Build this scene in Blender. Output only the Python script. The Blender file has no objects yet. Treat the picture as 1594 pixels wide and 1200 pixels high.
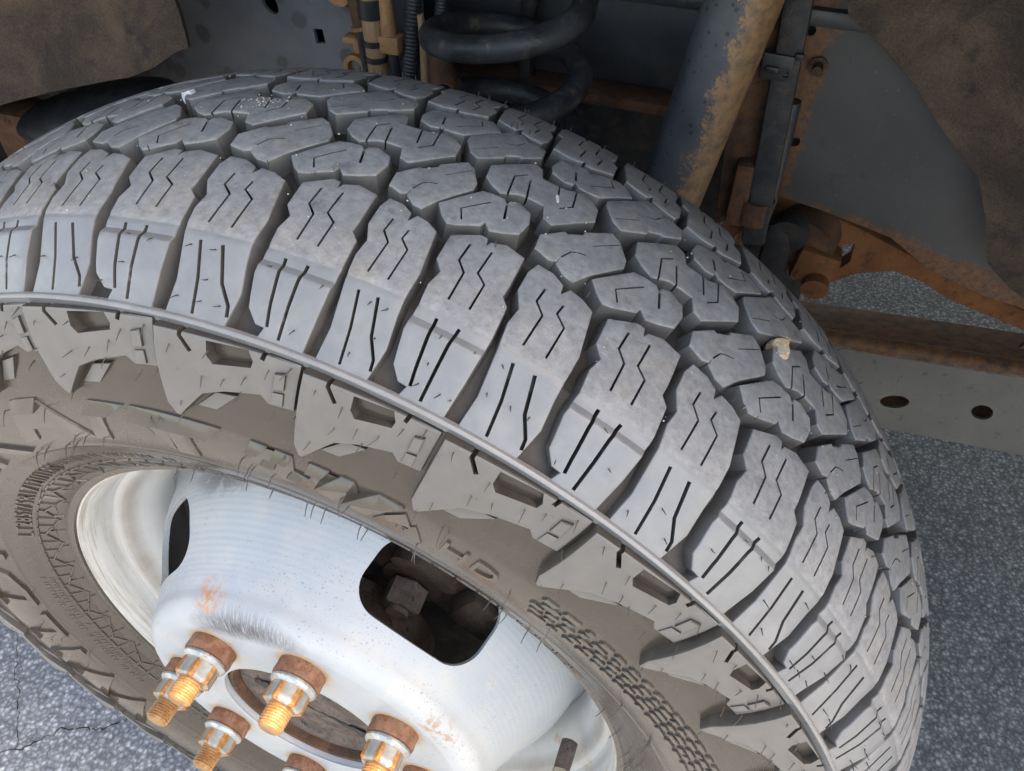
import bpy, bmesh, math, random
import numpy as np
from mathutils import Vector, Matrix
random.seed(7)
R_ = math.radians
S = bpy.context.scene
COL = S.collection
# ------------------------------------------------------------------ camera
cam_d = bpy.data.cameras.new('camera'); cam = bpy.data.objects.new('camera', cam_d); COL.objects.link(cam)
cam.matrix_world = Matrix(((0.94059076, -0.24516844, 0.23490734, 0.22782287),
                           (0.33927106, 0.65096481, -0.67907287, -0.23468093),
                           (0.01357083, 0.71842693, 0.69547004, 0.60933993), (0, 0, 0, 1)))
cam_d.sensor_fit = 'HORIZONTAL'; cam_d.sensor_width = 36; cam_d.lens = 36*1227.61/1594
cam_d.clip_start = 0.01; cam_d.clip_end = 500
S.camera = cam
# ------------------------------------------------------------------ sky, sun, exposure
SUN_DIR = Vector((0.54, 0.047, 0.84)).normalized()
W = bpy.data.worlds.new('World'); S.world = W; W.use_nodes = True
nt = W.node_tree; bg = nt.nodes['Background']; sky = nt.nodes.new('ShaderNodeTexSky')
sky.sky_type = 'NISHITA'; sky.sun_disc = False
sky.sun_elevation = math.asin(SUN_DIR.z); sky.sun_rotation = math.atan2(SUN_DIR.x, SUN_DIR.y)
sky.air_density = 1.0; sky.dust_density = 2.0
nt.links.new(sky.outputs[0], bg.inputs[0]); bg.inputs[1].default_value = 0.15
sl = bpy.data.lights.new('sun', 'SUN'); sl.energy = 2.8; sl.angle = R_(0.5); sl.color = (1, .95, .87)
so = bpy.data.objects.new('sun', sl); COL.objects.link(so); so.rotation_euler = SUN_DIR.to_track_quat('Z', 'Y').to_euler()
S.view_settings.view_transform = 'Standard'; S.view_settings.look = 'None'
S.view_settings.gamma = 1; S.view_settings.exposure = 2.42
S.view_settings.use_white_balance = True; S.view_settings.white_balance_temperature = 8350; S.view_settings.white_balance_tint = 10
GZ = -0.426
# ------------------------------------------------------------------ object helpers
def link(name, me, mat=None, parent=None, **props):
    o = bpy.data.objects.new(name, me); COL.objects.link(o)
    if mat is not None and me is not None and not me.materials: me.materials.append(mat)
    if parent is not None: o.parent = parent
    for k, v in props.items(): o[k] = v
    return o
def thing(name, label, cat, group=None, loc=(0, 0, 0)):
    o = bpy.data.objects.new(name, None); COL.objects.link(o); o.location = loc; o.empty_display_size = .02
    o['label'] = label; o['category'] = cat
    if group: o['group'] = group
    return o
def tag(o, label, cat, group=None):
    o['label'] = label; o['category'] = cat
    if group: o['group'] = group
    return o
def to_mesh(bm, name, sharp=35, mat=None):
    me = bpy.data.meshes.new(name); bmesh.ops.recalc_face_normals(bm, faces=bm.faces[:]); bm.to_mesh(me); bm.free()
    return finish(me, sharp, mat)
def finish(me, sharp=35, mat=None):
    me.polygons.foreach_set('use_smooth', [True]*len(me.polygons))
    if sharp: me.set_sharp_from_angle(angle=R_(sharp))
    if mat: me.materials.append(mat)
    return me
def bool_cut(bm, cutters, name='tmp'):
    """exact boolean difference of a closed bmesh with closed cutter bmeshes"""
    a = bpy.data.meshes.new(name); bmesh.ops.recalc_face_normals(bm, faces=bm.faces[:]); bm.to_mesh(a); bm.free()
    ao = bpy.data.objects.new(name, a); COL.objects.link(ao)
    cm = bpy.data.meshes.new(name+'c'); b = bmesh.new()
    for c in cutters:
        bmesh.ops.recalc_face_normals(c, faces=c.faces[:]); t = bpy.data.meshes.new('t'); c.to_mesh(t); c.free(); b.from_mesh(t); bpy.data.meshes.remove(t)
    b.to_mesh(cm); b.free()
    co = bpy.data.objects.new(name+'c', cm); COL.objects.link(co)
    m = ao.modifiers.new('b', 'BOOLEAN'); m.operation = 'DIFFERENCE'; m.object = co; m.solver = 'EXACT'
    dg = bpy.context.evaluated_depsgraph_get(); dg.update()
    r = bpy.data.meshes.new_from_object(ao.evaluated_get(dg)); n0 = len(a.vertices)
    for tries in ({'use_self': True}, {'use_hole_tolerant': True}, {'solver': 'FLOAT'}, {'solver': 'FAST'}):
        if len(r.vertices) > n0: break
        try:
            for k_, v_ in tries.items(): setattr(m, k_, v_)
        except TypeError: continue
        bpy.data.meshes.remove(r); dg.update(); r = bpy.data.meshes.new_from_object(ao.evaluated_get(dg)); print('retry', name, tries, len(r.vertices))
    out = bmesh.new(); out.from_mesh(r)
    for o in (ao, co): bpy.data.objects.remove(o)
    for x in (a, cm, r): bpy.data.meshes.remove(x)
    return out
def area2(p): return sum(p[i][0]*p[(i+1) % len(p)][1]-p[(i+1) % len(p)][0]*p[i][1] for i in range(len(p)))
def offset(poly, d):
    """move a CCW polygon's edges outwards by d (mitred, limited)"""
    n = len(poly); out = []
    for i in range(n):
        p0, p1, p2 = Vector(poly[i-1]), Vector(poly[i]), Vector(poly[(i+1) % n])
        e1 = (p1-p0).normalized(); e2 = (p2-p1).normalized()
        n1 = Vector((e1.y, -e1.x)); n2 = Vector((e2.y, -e2.x))
        b = n1+n2; L = b.length_squared
        b = b*(2/L) if L > .5 else b.normalized()*1.5
        if b.length > 1.6: b = b.normalized()*1.6
        q = p1+b*d; out.append((q.x, q.y))
    return out
def prism(poly, rings):
    """closed solid; rings = [(height, outline offset)] bottom to top"""
    if area2(poly) < 0: poly = poly[::-1]
    bm = bmesh.new(); L = []
    for h, d in rings:
        L.append([bm.verts.new((x, y, h)) for x, y in (offset(poly, d) if d else poly)])
    n = len(poly)
    for a, b in zip(L, L[1:]):
        for i in range(n): bm.faces.new((a[i], a[(i+1) % n], b[(i+1) % n], b[i]))
    bm.faces.new(L[0][::-1]); bm.faces.new(L[-1])
    return bm
def ribbon(pts, w):
    """outline polygon of a polyline of width w"""
    l, r = [], []
    for i, p in enumerate(pts):
        p = Vector(p); d = Vector((0, 0))
        if i > 0: d += (p-Vector(pts[i-1])).normalized()
        if i < len(pts)-1: d += (Vector(pts[i+1])-p).normalized()
        d.normalize(); nn = Vector((-d.y, d.x))*w/2
        l.append(tuple(p+nn)); r.append(tuple(p-nn))
    return l+r[::-1]
def slice_(bm, axis, vals):
    no = [0, 0, 0]; no[axis] = 1
    for v in vals:
        co = [0, 0, 0]; co[axis] = v
        bmesh.ops.bisect_plane(bm, geom=bm.verts[:]+bm.edges[:]+bm.faces[:], plane_co=co, plane_no=no, dist=1e-5)
def merge(bms):
    b = bmesh.new()
    for c in bms:
        t = bpy.data.meshes.new('t'); c.to_mesh(t); c.free(); b.from_mesh(t); bpy.data.meshes.remove(t)
    return b
def revolve(prof, seg=128, close=False, axis='Y', a0=0, a1=2*math.pi):
    """prof = [(radius, along)], revolved about Y (along=y)"""
    bm = bmesh.new(); full = abs(a1-a0-2*math.pi) < 1e-6; k = seg if full else seg+1
    rows = []
    for i in range(k):
        a = a0+(a1-a0)*i/seg; s, c = math.sin(a), math.cos(a)
        rows.append([bm.verts.new((r*s, y, r*c)) for r, y in prof])
    m = len(prof)
    for i in range(seg):
        A, B = rows[i], rows[(i+1) % k]
        for j in range(m if close else m-1):
            jj = (j+1) % m
            if prof[j][0] < 1e-7 and prof[jj][0] < 1e-7: continue
            try: bm.faces.new((A[j], A[jj], B[jj], B[j]))
            except ValueError: pass
    bmesh.ops.remove_doubles(bm, verts=bm.verts[:], dist=1e-7)
    return bm
def tube(pts, rad, seg=12, caps=True, ring=None):
    """tube along points; rad number or function(i)"""
    bm = bmesh.new(); rows = []; n = len(pts); up = None
    P = [Vector(p) for p in pts]
    for i, p in enumerate(P):
        d = (P[min(i+1, n-1)]-P[max(i-1, 0)]).normalized()
        if up is None: up = d.orthogonal().normalized()
        up = (up-d*up.dot(d)).normalized(); v = d.cross(up)
        r = rad(i) if callable(rad) else rad
        rows.append([bm.verts.new(p+(up*math.cos(t)+v*math.sin(t))*r) for t in (2*math.pi*k/seg for k in range(seg))])
    for a, b in zip(rows, rows[1:]):
        for k in range(seg): bm.faces.new((a[k], a[(k+1) % seg], b[(k+1) % seg], b[k]))
    if caps: bm.faces.new(rows[0][::-1]); bm.faces.new(rows[-1])
    return bm
def box(cx, cy, cz, sx, sy, sz, bev=0.0, rot=None, seg=2):
    bm = bmesh.new(); bmesh.ops.create_cube(bm, size=1)
    for v in bm.verts: v.co = Vector((v.co.x*sx, v.co.y*sy, v.co.z*sz))
    if bev: bmesh.ops.bevel(bm, geom=bm.edges[:], offset=bev, segments=seg, affect='EDGES', profile=.5)
    M = Matrix.Translation((cx, cy, cz))
    if rot is not None: M = M @ rot
    bmesh.ops.transform(bm, matrix=M, verts=bm.verts[:])
    return bm
def xf(bm, M): bmesh.ops.transform(bm, matrix=M, verts=bm.verts[:]); return bm
def plate(poly, y, th, bev=.0015, cut=None):
    """upright sheet: polygon in (x,z) at depth y, thickness th away from the viewer"""
    p = poly if area2(poly) > 0 else poly[::-1]
    bm = prism([(x*1000, z*1000) for x, z in p], [(-th*1000, 0), (-bev*1000, 0), (-bev*300, -bev*300), (0, -bev*1000)])
    if cut: bm = bool_cut(bm, [prism([(x*1000, z*1000) for x, z in c], [(-th*1000-5, 0), (5, 0)]) for c in cut])
    # (x, z, h) -> (x, y-h, z)
    for v in bm.verts: v.co = Vector((v.co.x/1000, y-v.co.z/1000, v.co.y/1000))
    return bm
def circle_poly(cx, cy, rx, ry=None, n=16, rot=0):
    ry = ry or rx
    c, s = math.cos(rot), math.sin(rot)
    return [(cx+rx*math.cos(t)*c-ry*math.sin(t)*s, cy+rx*math.cos(t)*s+ry*math.sin(t)*c) for t in (2*math.pi*k/n for k in range(n))]
# ------------------------------------------------------------------ materials
def new_mat(name, rough=.6, spec=.5, metal=0.0):
    m = bpy.data.materials.new(name); m.use_nodes = True
    b = m.node_tree.nodes['Principled BSDF']
    b.inputs['Roughness'].default_value = rough; b.inputs['Specular IOR Level'].default_value = spec; b.inputs['Metallic'].default_value = metal
    return m
class NT:
    def __init__(s, m): s.m = m; s.t = m.node_tree; s.b = s.t.nodes['Principled BSDF']; s.vec = None
    def n(s, kind, **kw):
        x = s.t.nodes.new(kind)
        for k, v in kw.items(): setattr(x, k, v)
        return x
    def l(s, a, b): s.t.links.new(a, b)
    def coords(s, rand=False, scale=(1, 1, 1)):
        tc = s.n('ShaderNodeTexCoord'); v = tc.outputs['Object']
        if scale != (1, 1, 1):
            mp = s.n('ShaderNodeMapping'); mp.inputs['Scale'].default_value = scale; s.l(v, mp.inputs[0]); v = mp.outputs[0]
        if rand:
            oi = s.n('ShaderNodeObjectInfo'); mu = s.n('ShaderNodeVectorMath', operation='SCALE'); mu.inputs[0].default_value = (7.3, 3.1, 5.7)
            s.l(oi.outputs['Random'], mu.inputs['Scale']); ad = s.n('ShaderNodeVectorMath', operation='ADD'); s.l(v, ad.inputs[0]); s.l(mu.outputs[0], ad.inputs[1]); v = ad.outputs[0]
        s.vec = v; return v
    def noise(s, scale, detail=4, rough=.55, vec=None, dist=0):
        x = s.n('ShaderNodeTexNoise'); x.inputs['Scale'].default_value = scale; x.inputs['Detail'].default_value = detail
        x.inputs['Roughness'].default_value = rough; x.inputs['Distortion'].default_value = dist
        s.l(vec or s.vec, x.inputs['Vector']); return x.outputs[0]
    def voro(s, scale, feature='F1', out='Distance', vec=None):
        x = s.n('ShaderNodeTexVoronoi', feature=feature); x.inputs['Scale'].default_value = scale; s.l(vec or s.vec, x.inputs['Vector']); return x.outputs[out]
    def ramp(s, v, stops, interp='LINEAR'):
        x = s.n('ShaderNodeValToRGB'); x.color_ramp.interpolation = interp; e = x.color_ramp.elements
        while len(e) < len(stops): e.new(.5)
        for i, (p, c) in enumerate(stops):
            e[i].position = p; e[i].color = (*c, 1) if isinstance(c, (tuple, list)) else (c, c, c, 1)
        s.l(v, x.inputs[0]); return x.outputs[0]
    def math(s, op, a, b=None, c=None, clamp=False):
        x = s.n('ShaderNodeMath', operation=op); x.use_clamp = clamp
        for i, v in enumerate((a, b, c)):
            if v is None: continue
            if isinstance(v, (int, float)): x.inputs[i].default_value = v
            else: s.l(v, x.inputs[i])
        return x.outputs[0]
    def mix(s, f, a, b, mode='MIX'):
        x = s.n('ShaderNodeMix', data_type='RGBA', blend_type=mode)
        for i, v in ((0, f), (6, a), (7, b)):
            if isinstance(v, (int, float)): x.inputs[i].default_value = v
            elif isinstance(v, tuple): x.inputs[i].default_value = (*v, 1)
            else: s.l(v, x.inputs[i])
        return x.outputs[2]
    def color(s, c): s.l(c, s.b.inputs['Base Color'])
    def rough(s, c): s.l(c, s.b.inputs['Roughness'])
    def bump(s, h, strength=.3, dist=.001, prev=None):
        x = s.n('ShaderNodeBump'); x.inputs['Strength'].default_value = strength; x.inputs['Distance'].default_value = dist
        s.l(h, x.inputs['Height'])
        if prev is not None: s.l(prev, x.inputs['Normal'])
        s.l(x.outputs[0], s.b.inputs['Normal']); return x.outputs[0]
    def sep(s):
        x = s.n('ShaderNodeSeparateXYZ'); s.l(s.vec, x.inputs[0]); return x.outputs
def dirty(name, c0, c1, c2=None, sc=30, rough=.7, spec=.4, metal=0, bs=400, bstr=.3, bd=.0008, fine=.35, t=(.42, .6), scale=(1, 1, 1), rand=True):
    """two-tone (three-tone) worn surface: large patches and a fine grain, with fine relief"""
    m = new_mat(name, rough, spec, metal); T = NT(m); T.coords(rand, scale)
    c = T.ramp(T.noise(sc, 6, .62, dist=.4), [(t[0], c0), (t[1], c1)])
    if c2: c = T.mix(T.ramp(T.noise(sc*2.7, 7, .7), [(.55, 0), (.68, 1)]), c, c2)
    g = T.noise(bs, 3, .6)
    c = T.mix(fine, c, T.ramp(g, [(.3, .25), (.7, 1.0)]), 'MULTIPLY')
    T.color(c); b = T.bump(T.noise(sc*4, 5, .6), .35, bd*2); T.bump(g, bstr, bd, b)
    T.rough(T.ramp(T.noise(sc*1.7, 4), [(.3, max(.05, rough-.12)), (.7, min(1, rough+.12))]))
    return m
# --- rubber
def rubber(name, base, dust, rough, spec=.5, rand=True, dustt=(.45, .75), tex=260, bstr=.25, mott=.5, dusty=0):
    m = new_mat(name, rough, spec); T = NT(m); T.coords(rand)
    n1 = T.noise(45, 5, .6); n2 = T.noise(tex, 4, .65); n3 = T.noise(1400, 2, .5)
    c = T.mix(T.ramp(n1, [(dustt[0], 0), (dustt[1], 1)]), base, dust)
    if dusty: c = T.mix(T.ramp(T.noise(28, 6, .7), [(.50, 0), (.72, dusty)]), c, (.33, .28, .22)); c = T.mix(T.ramp(T.noise(70, 6, .7), [(.56, 0), (.70, .55)]), c, (.10, .098, .10))
    c = T.mix(mott, c, T.ramp(n2, [(.3, .62), (.7, 1.25)]), 'MULTIPLY')
    sp = T.ramp(T.noise(900, 2, .5), [(.73, 0), (.78, 1)])
    c = T.mix(T.math('MULTIPLY', sp, .22), c, (.5, .48, .45))
    T.color(c); T.rough(T.ramp(n1, [(.3, rough-.06), (.7, rough+.1)]))
    b0 = T.bump(T.noise(tex*.55, 5, .7, dist=.6), bstr*.8, .0012) if bstr > .3 else None
    b = T.bump(n2, bstr, .0006, b0); T.bump(n3, bstr*.4, .0002, b); return m
M = {}
M['tread'] = rubber('tread_rubber', (.235, .228, .228), (.300, .290, .284), .60, .5, bstr=.6, dusty=.5, mott=.6)
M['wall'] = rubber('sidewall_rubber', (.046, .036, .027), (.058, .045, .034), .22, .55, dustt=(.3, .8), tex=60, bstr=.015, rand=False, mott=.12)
M['panel'] = rubber('shoulder_rubber', (.120, .112, .105), (.145, .134, .123), .32, .55, tex=120, bstr=.08, mott=.18, dustt=(.35, .8))
M['groove'] = rubber('groove_shade_rubber', (.045, .038, .032), (.075, .062, .050), .55, .4, rand=False, tex=150, bstr=.1)  # darker than the tread faces: the shade down in the grooves is painted in
M['ribr'] = rubber('rib_rubber', (.215, .210, .206), (.25, .242, .234), .30, .55, rand=False, tex=140, bstr=.05, mott=.12)
M['flank'] = rubber('flank_shade_rubber', (.095, .090, .086), (.135, .124, .112), .38, .5, tex=140, bstr=.06, mott=.2)  # block sides and sipes, colour darkened to stand in for groove shade
M['side'] = rubber('fresh_rubber', (.185, .183, .184), (.230, .224, .220), .32, .55, tex=140, bstr=.06, mott=.2)
M['letter'] = rubber('letter_rubber', (.055, .044, .034), (.07, .056, .044), .17, .7, rand=False, tex=120, bstr=.04, mott=.12)
M['bead'] = rubber('bead_rubber', (.075, .062, .052), (.095, .08, .066), .33, .5, rand=False, tex=90, bstr=.05, mott=.15)
M['hair'] = new_mat('hair_rubber', .5); M['hair'].node_tree.nodes['Principled BSDF'].inputs['Base Color'].default_value = (.07, .06, .05, 1)
M['dark'] = dirty('black_grime', (.018, .018, .020), (.04, .038, .037), (.07, .05, .032), sc=25, rough=.7, bs=500)
M['grime'] = dirty('grimy_black_steel', (.026, .027, .031), (.055, .054, .056), (.10, .062, .04), sc=40, rough=.6, spec=.4, bs=600, bstr=.6, bd=.0012, fine=.4)
M['rust'] = dirty('rust', (.22, .095, .055), (.31, .165, .105), (.12, .055, .035), sc=110, rough=.85, spec=.3, bs=1500, bstr=.5, bd=.0006, fine=.5)
M['rustdark'] = dirty('dark_rust', (.10, .055, .038), (.18, .088, .048), (.045, .036, .032), sc=45, rough=.85, spec=.3, bs=900, bstr=.6, bd=.001, fine=.5)
M['deeprust'] = dirty('deep_rust', (.040, .025, .018), (.075, .042, .027), (.018, .016, .016), sc=45, rough=.75, spec=.35, bs=900, bstr=.6, bd=.001, fine=.5)  # darkened copy of the dark rust, for the hand-hole interior
M['mud'] = dirty('orange_mud', (.24, .105, .045), (.17, .07, .032), (.07, .038, .024), sc=28, rough=.92, spec=.2, bs=700, bstr=.5, bd=.001, fine=.4)
M['felt'] = dirty('felt_liner', (.075, .060, .052), (.150, .108, .080), (.055, .050, .048), sc=12, rough=.97, spec=.1, bs=650, bstr=.9, bd=.0016, fine=.55)
M['stone'] = dirty('pale_stone', (.55, .36, .18), (.62, .5, .36), (.75, .68, .55), sc=150, rough=.6, bs=1200)
M['white_stone'] = dirty('white_stone', (.6, .6, .58), (.75, .75, .74), None, sc=200, rough=.5, bs=1200)
M['steelplate'] = dirty('dusty_black_plate', (.055, .055, .058), (.072, .070, .070), (.045, .043, .043), sc=7, rough=.55, spec=.4, bs=500, bstr=.15, bd=.0005, fine=.2)
M['blackpaint'] = dirty('black_chassis_paint', (.030, .033, .040), (.052, .054, .060), (.07, .052, .04), sc=10, rough=.45, spec=.5, bs=450, bstr=.2, bd=.0006, fine=.25)
M['tan'] = dirty('tan_plastic', (.42, .22, .10), (.34, .17, .08), (.2, .10, .05), sc=60, rough=.75, bs=900, bstr=.4, bd=.0004)
M['tanhose'] = dirty('dusty_tan_hose', (.40, .24, .14), (.30, .18, .10), None, sc=80, rough=.85, bs=900, bstr=.5, bd=.0005, scale=(1, 1, .25))
M['zinc'] = dirty('dull_zinc', (.40, .42, .42), (.55, .55, .53), (.40, .20, .08), sc=120, rough=.38, metal=.75, bs=1500, bstr=.15, bd=.0002, fine=.25)
M['thread'] = dirty('rusty_thread', (.34, .16, .06), (.42, .24, .11), (.20, .075, .03), sc=160, rough=.5, metal=.15, bs=1800, bstr=.2, bd=.0002, fine=.3)
M['plastic'] = dirty('black_plastic', (.02, .022, .026), (.035, .036, .04), None, sc=40, rough=.45, bs=900, bstr=.1)
M['brass'] = dirty('nickel_brass', (.55, .45, .30), (.6, .52, .4), None, sc=60, rough=.35, metal=.9, bs=900, bstr=.1)
M['fender'] = new_mat('fender_paint', .3); M['fender'].node_tree.nodes['Principled BSDF'].inputs['Base Color'].default_value = (.62, .62, .60, 1)
# grey dusty chassis panel with dark drip spots
m = new_mat('spotted_apron', .6, .4); T = NT(m); T.coords()
c = T.ramp(T.noise(14, 5, .6), [(.35, (.11, .118, .132)), (.7, (.175, .18, .19))])
vd = T.voro(34, vec=None); 
wob = T.math('ADD', vd, T.math('MULTIPLY', T.noise(90, 3), .35))
c = T.mix(T.ramp(wob, [(.42, .85), (.50, 0)]), c, (.09, .085, .085))
T.color(c); T.bump(T.noise(600, 3), .3, .0006); M['apron'] = m
# coil spring: black paint, dust on the upward side comes from a real dust coat: patches only
M['coil'] = dirty('dusty_coil', (.016, .017, .021), (.062, .066, .075), (.13, .11, .075), sc=34, rough=.5, spec=.5, bs=1100, bstr=.35, bd=.0006, fine=.4, t=(.38, .7))
# shock absorber: dark blue grey with rust flank (stain with its own shape, along local +x side)
m = new_mat('shock_body', .5, .5); T = NT(m); T.coords(); xyz = T.sep()
base = T.ramp(T.noise(16, 5, .6), [(.35, (.042, .047, .058)), (.7, (.090, .093, .102))])
dots = T.ramp(T.math('ADD', T.voro(150), T.math('MULTIPLY', T.noise(20, 3), .5)), [(.41, 1), (.47, 0)])
base = T.mix(dots, base, (.02, .024, .035))
side = T.math('ADD', T.math('MULTIPLY', xyz[0], -26), T.math('MULTIPLY', T.noise(60, 7, .75), 1.1))
side = T.math('ADD', T.math('SUBTRACT', side, .32), T.math('MULTIPLY', T.noise(330, 5, .8), 1.1))
col = T.mix(T.ramp(side, [(.0, 0), (.0001, 0), (.90, 0), (1.0, .9)]), base, T.ramp(T.noise(120, 5, .7), [(.3, (.10, .062, .034)), (.6, (.30, .165, .075))]))
T.color(col); T.bump(T.noise(500, 4), .35, .0007); M['shock'] = m
# white wheel enamel with machining rings, chips, rust bleed round the studs, scuffs
BOLT0 = 170.33
m = new_mat('white_enamel', .42, .45); T = NT(m); T.coords(); xyz = T.sep()
X, Y, Z = xyz
r = T.math('SQRT', T.math('ADD', T.math('MULTIPLY', X, X), T.math('MULTIPLY', Z, Z)))
ang = T.math('ARCTAN2', X, Z)
white = T.ramp(T.noise(9, 4, .6), [(.3, (.35, .372, .395)), (.7, (.42, .435, .445))])
grime = T.ramp(T.noise(35, 7, .7), [(.48, 0), (.76, .5)])
white = T.mix(grime, white, (.50, .46, .40))
chip = T.ramp(T.noise(600, 3, .6), [(.628, 0), (.65, .85)])
chip = T.math('MULTIPLY', chip, T.ramp(T.noise(16, 5, .75), [(.42, .05), (.62, 1)]))
white = T.mix(chip, white, T.ramp(T.noise(60, 2), [(.4, (.12, .12, .13)), (.6, (.20, .14, .09))]))
# rust bleed: distance to the nearest stud on the bolt circle
bd = T.math('PINGPONG', T.math('SUBTRACT', ang, R_(90-BOLT0)+math.pi*4*0), math.pi/8)
dx = T.math('MULTIPLY', bd, .1); dr = T.math('SUBTRACT', r, .1)
dist = T.math('SQRT', T.math('ADD', T.math('MULTIPLY', dx, dx), T.math('MULTIPLY', dr, dr)))
dist = T.math('ADD', dist, T.math('MULTIPLY', T.math('SUBTRACT', T.noise(90, 5, .7), .5), .016))
halo = T.ramp(T.math('MULTIPLY', dist, 10), [(.185, .75), (.208, .25), (.235, 0)])
white = T.mix(halo, white, (.50, .30, .13))
# scuffs: streaky rub marks over the crest of the dome, fixed patches
def patch(ang0, aw, r0, rw):
    d = T.math('SUBTRACT', ang, R_(ang0)); d = T.math('DIVIDE', d, R_(aw)); d = T.math('MULTIPLY', d, d)
    e = T.math('DIVIDE', T.math('SUBTRACT', r, r0), rw); e = T.math('MULTIPLY', e, e)
    return T.math('SUBTRACT', 1, T.math('ADD', d, e), clamp=True)
cb = T.n('ShaderNodeCombineXYZ'); T.l(T.math('MULTIPLY', ang, 160), cb.inputs[0]); T.l(T.math('MULTIPLY', r, 90), cb.inputs[1])
stk = T.noise(1.0, 4, .7, vec=cb.outputs[0])
sc = T.math('MULTIPLY', patch(-12, 24, .127, .015), T.ramp(stk, [(.36, 0), (.52, 1.0)]))
white = T.mix(sc, white, (.07, .07, .08))
s2 = T.math('MULTIPLY', patch(-30, 30, .145, .012), T.ramp(T.noise(80, 7, .75), [(.45, 0), (.62, .6)]))
white = T.mix(s2, white, (.33, .34, .38))
s3 = T.math('MULTIPLY', patch(-24, 7, .141, .007), T.ramp(T.noise(150, 5, .75), [(.42, 0), (.56, 1)]))
white = T.mix(s3, white, (.50, .22, .09))
s4 = T.math('MULTIPLY', patch(58, 11, .133, .010), T.ramp(T.noise(110, 7, .75), [(.50, 0), (.58, 1)]))
white = T.mix(s4, white, (.34, .21, .12))
s5 = T.math('MULTIPLY', patch(-28, 14, .187, .012), T.ramp(T.noise(90, 6, .75), [(.38, 0), (.52, .9)]))
white = T.mix(s5, white, (.10, .09, .09))
T.color(white)
wv = T.math('SINE', T.math('MULTIPLY', T.math('SUBTRACT', T.math('MULTIPLY', r, .6), Y), 2*math.pi/.0024))
rings = T.math('MULTIPLY', wv, T.ramp(r, [(.142, 0), (.150, 1), (.185, 1), (.192, 0)]))
b = T.bump(rings, .30, .00013); b = T.bump(T.noise(500, 3), .12, .0003, b); T.bump(chip, -.4, .0003, b)
M['white'] = m
m = new_mat('white_rim', .42, .45); T = NT(m); T.coords(); X, Y, Z = T.sep()
r = T.math('SQRT', T.math('ADD', T.math('MULTIPLY', X, X), T.math('MULTIPLY', Z, Z)))
white = T.ramp(T.noise(9, 4, .6), [(.3, (.50, .50, .49)), (.7, (.58, .57, .55))])
white = T.mix(T.ramp(T.noise(30, 7, .72), [(.50, 0), (.75, .5)]), white, (.42, .36, .28))
an = T.math('ARCTAN2', X, Z); cb = T.n('ShaderNodeCombineXYZ'); T.l(T.math('MULTIPLY', an, 2.5), cb.inputs[0]); T.l(T.math('MULTIPLY', r, 900), cb.inputs[1])
lipw = T.math('MULTIPLY', T.ramp(r, [(.220, 0), (.228, 1)]), T.ramp(T.noise(1.0, 5, .7, vec=cb.outputs[0]), [(.46, 0), (.60, .75)]))
crease_shade_dirt = T.math('MULTIPLY', T.ramp(r, [(.2075, 0), (.2125, 1), (.2155, .9), (.2205, 0)]), T.ramp(T.noise(24, 6, .7), [(.25, .35), (.65, .9)]))  # crease shadow of the ring step painted in, together with settled dirt
white = T.mix(crease_shade_dirt, white, (.26, .22, .18))
white = T.mix(lipw, white, (.30, .25, .19))
rs = T.math('MULTIPLY', T.ramp(T.noise(14, 6, .7), [(.60, 0), (.68, 1)]), .6)
white = T.mix(rs, white, (.40, .24, .14))
edge = T.math('MULTIPLY', T.ramp(r, [(.2335, 0), (.2352, 1)]), T.ramp(T.noise(160, 6, .8), [(.42, 0), (.56, .9)]))
white = T.mix(edge, white, (.20, .10, .05))
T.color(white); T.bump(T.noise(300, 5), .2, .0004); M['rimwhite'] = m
# hub face: scaly brown with a dark oily streak
M['hub'] = dirty('scaly_hub', (.13, .10, .085), (.20, .155, .13), (.04, .033, .028), sc=55, rough=.9, spec=.25, bs=900, bstr=.8, bd=.0012, fine=.5)
# zinc nut with rust down its edges
# asphalt
m = new_mat('asphalt', .85, .35); T = NT(m); T.coords()
dv = T.n('ShaderNodeVectorMath', operation='ADD'); nz = T.n('ShaderNodeTexNoise'); nz.inputs['Scale'].default_value = 130; sc_ = T.n('ShaderNodeVectorMath', operation='SCALE'); sc_.inputs['Scale'].default_value = .006
T.l(T.vec, nz.inputs['Vector']); T.l(nz.outputs[1], sc_.inputs[0]); T.l(T.vec, dv.inputs[0]); T.l(sc_.outputs[0], dv.inputs[1]); T.vec = dv.outputs[0]
v1 = T.voro(165); g1 = T.noise(260, 4, .7); g0 = T.noise(5, 4, .6)
c = T.ramp(T.voro(165, out='Color'), [(.2, (.25, .265, .295)), (.6, (.37, .388, .42)), (.95, (.54, .55, .58))])
c = T.mix(.75, c, T.ramp(v1, [(.15, 1.1), (.55, .3)]), 'MULTIPLY')
c = T.mix(.5, c, T.ramp(g1, [(.3, .5), (.7, 1.4)]), 'MULTIPLY')
c = T.mix(.4, c, T.ramp(g0, [(.35, .75), (.65, 1.2)]), 'MULTIPLY')
T.color(c); b = T.bump(v1, -.8, .003); T.bump(g1, .6, .002, b); M['asphalt'] = m
m = new_mat('crack_dark', .95, .1); m.node_tree.nodes['Principled BSDF'].inputs['Base Color'].default_value = (.022, .021, .021, 1); M['crack'] = m
m = new_mat('grit', .4, .6); m.node_tree.nodes['Principled BSDF'].inputs['Base Color'].default_value = (.50, .45, .37, 1); M['grit'] = m
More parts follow.
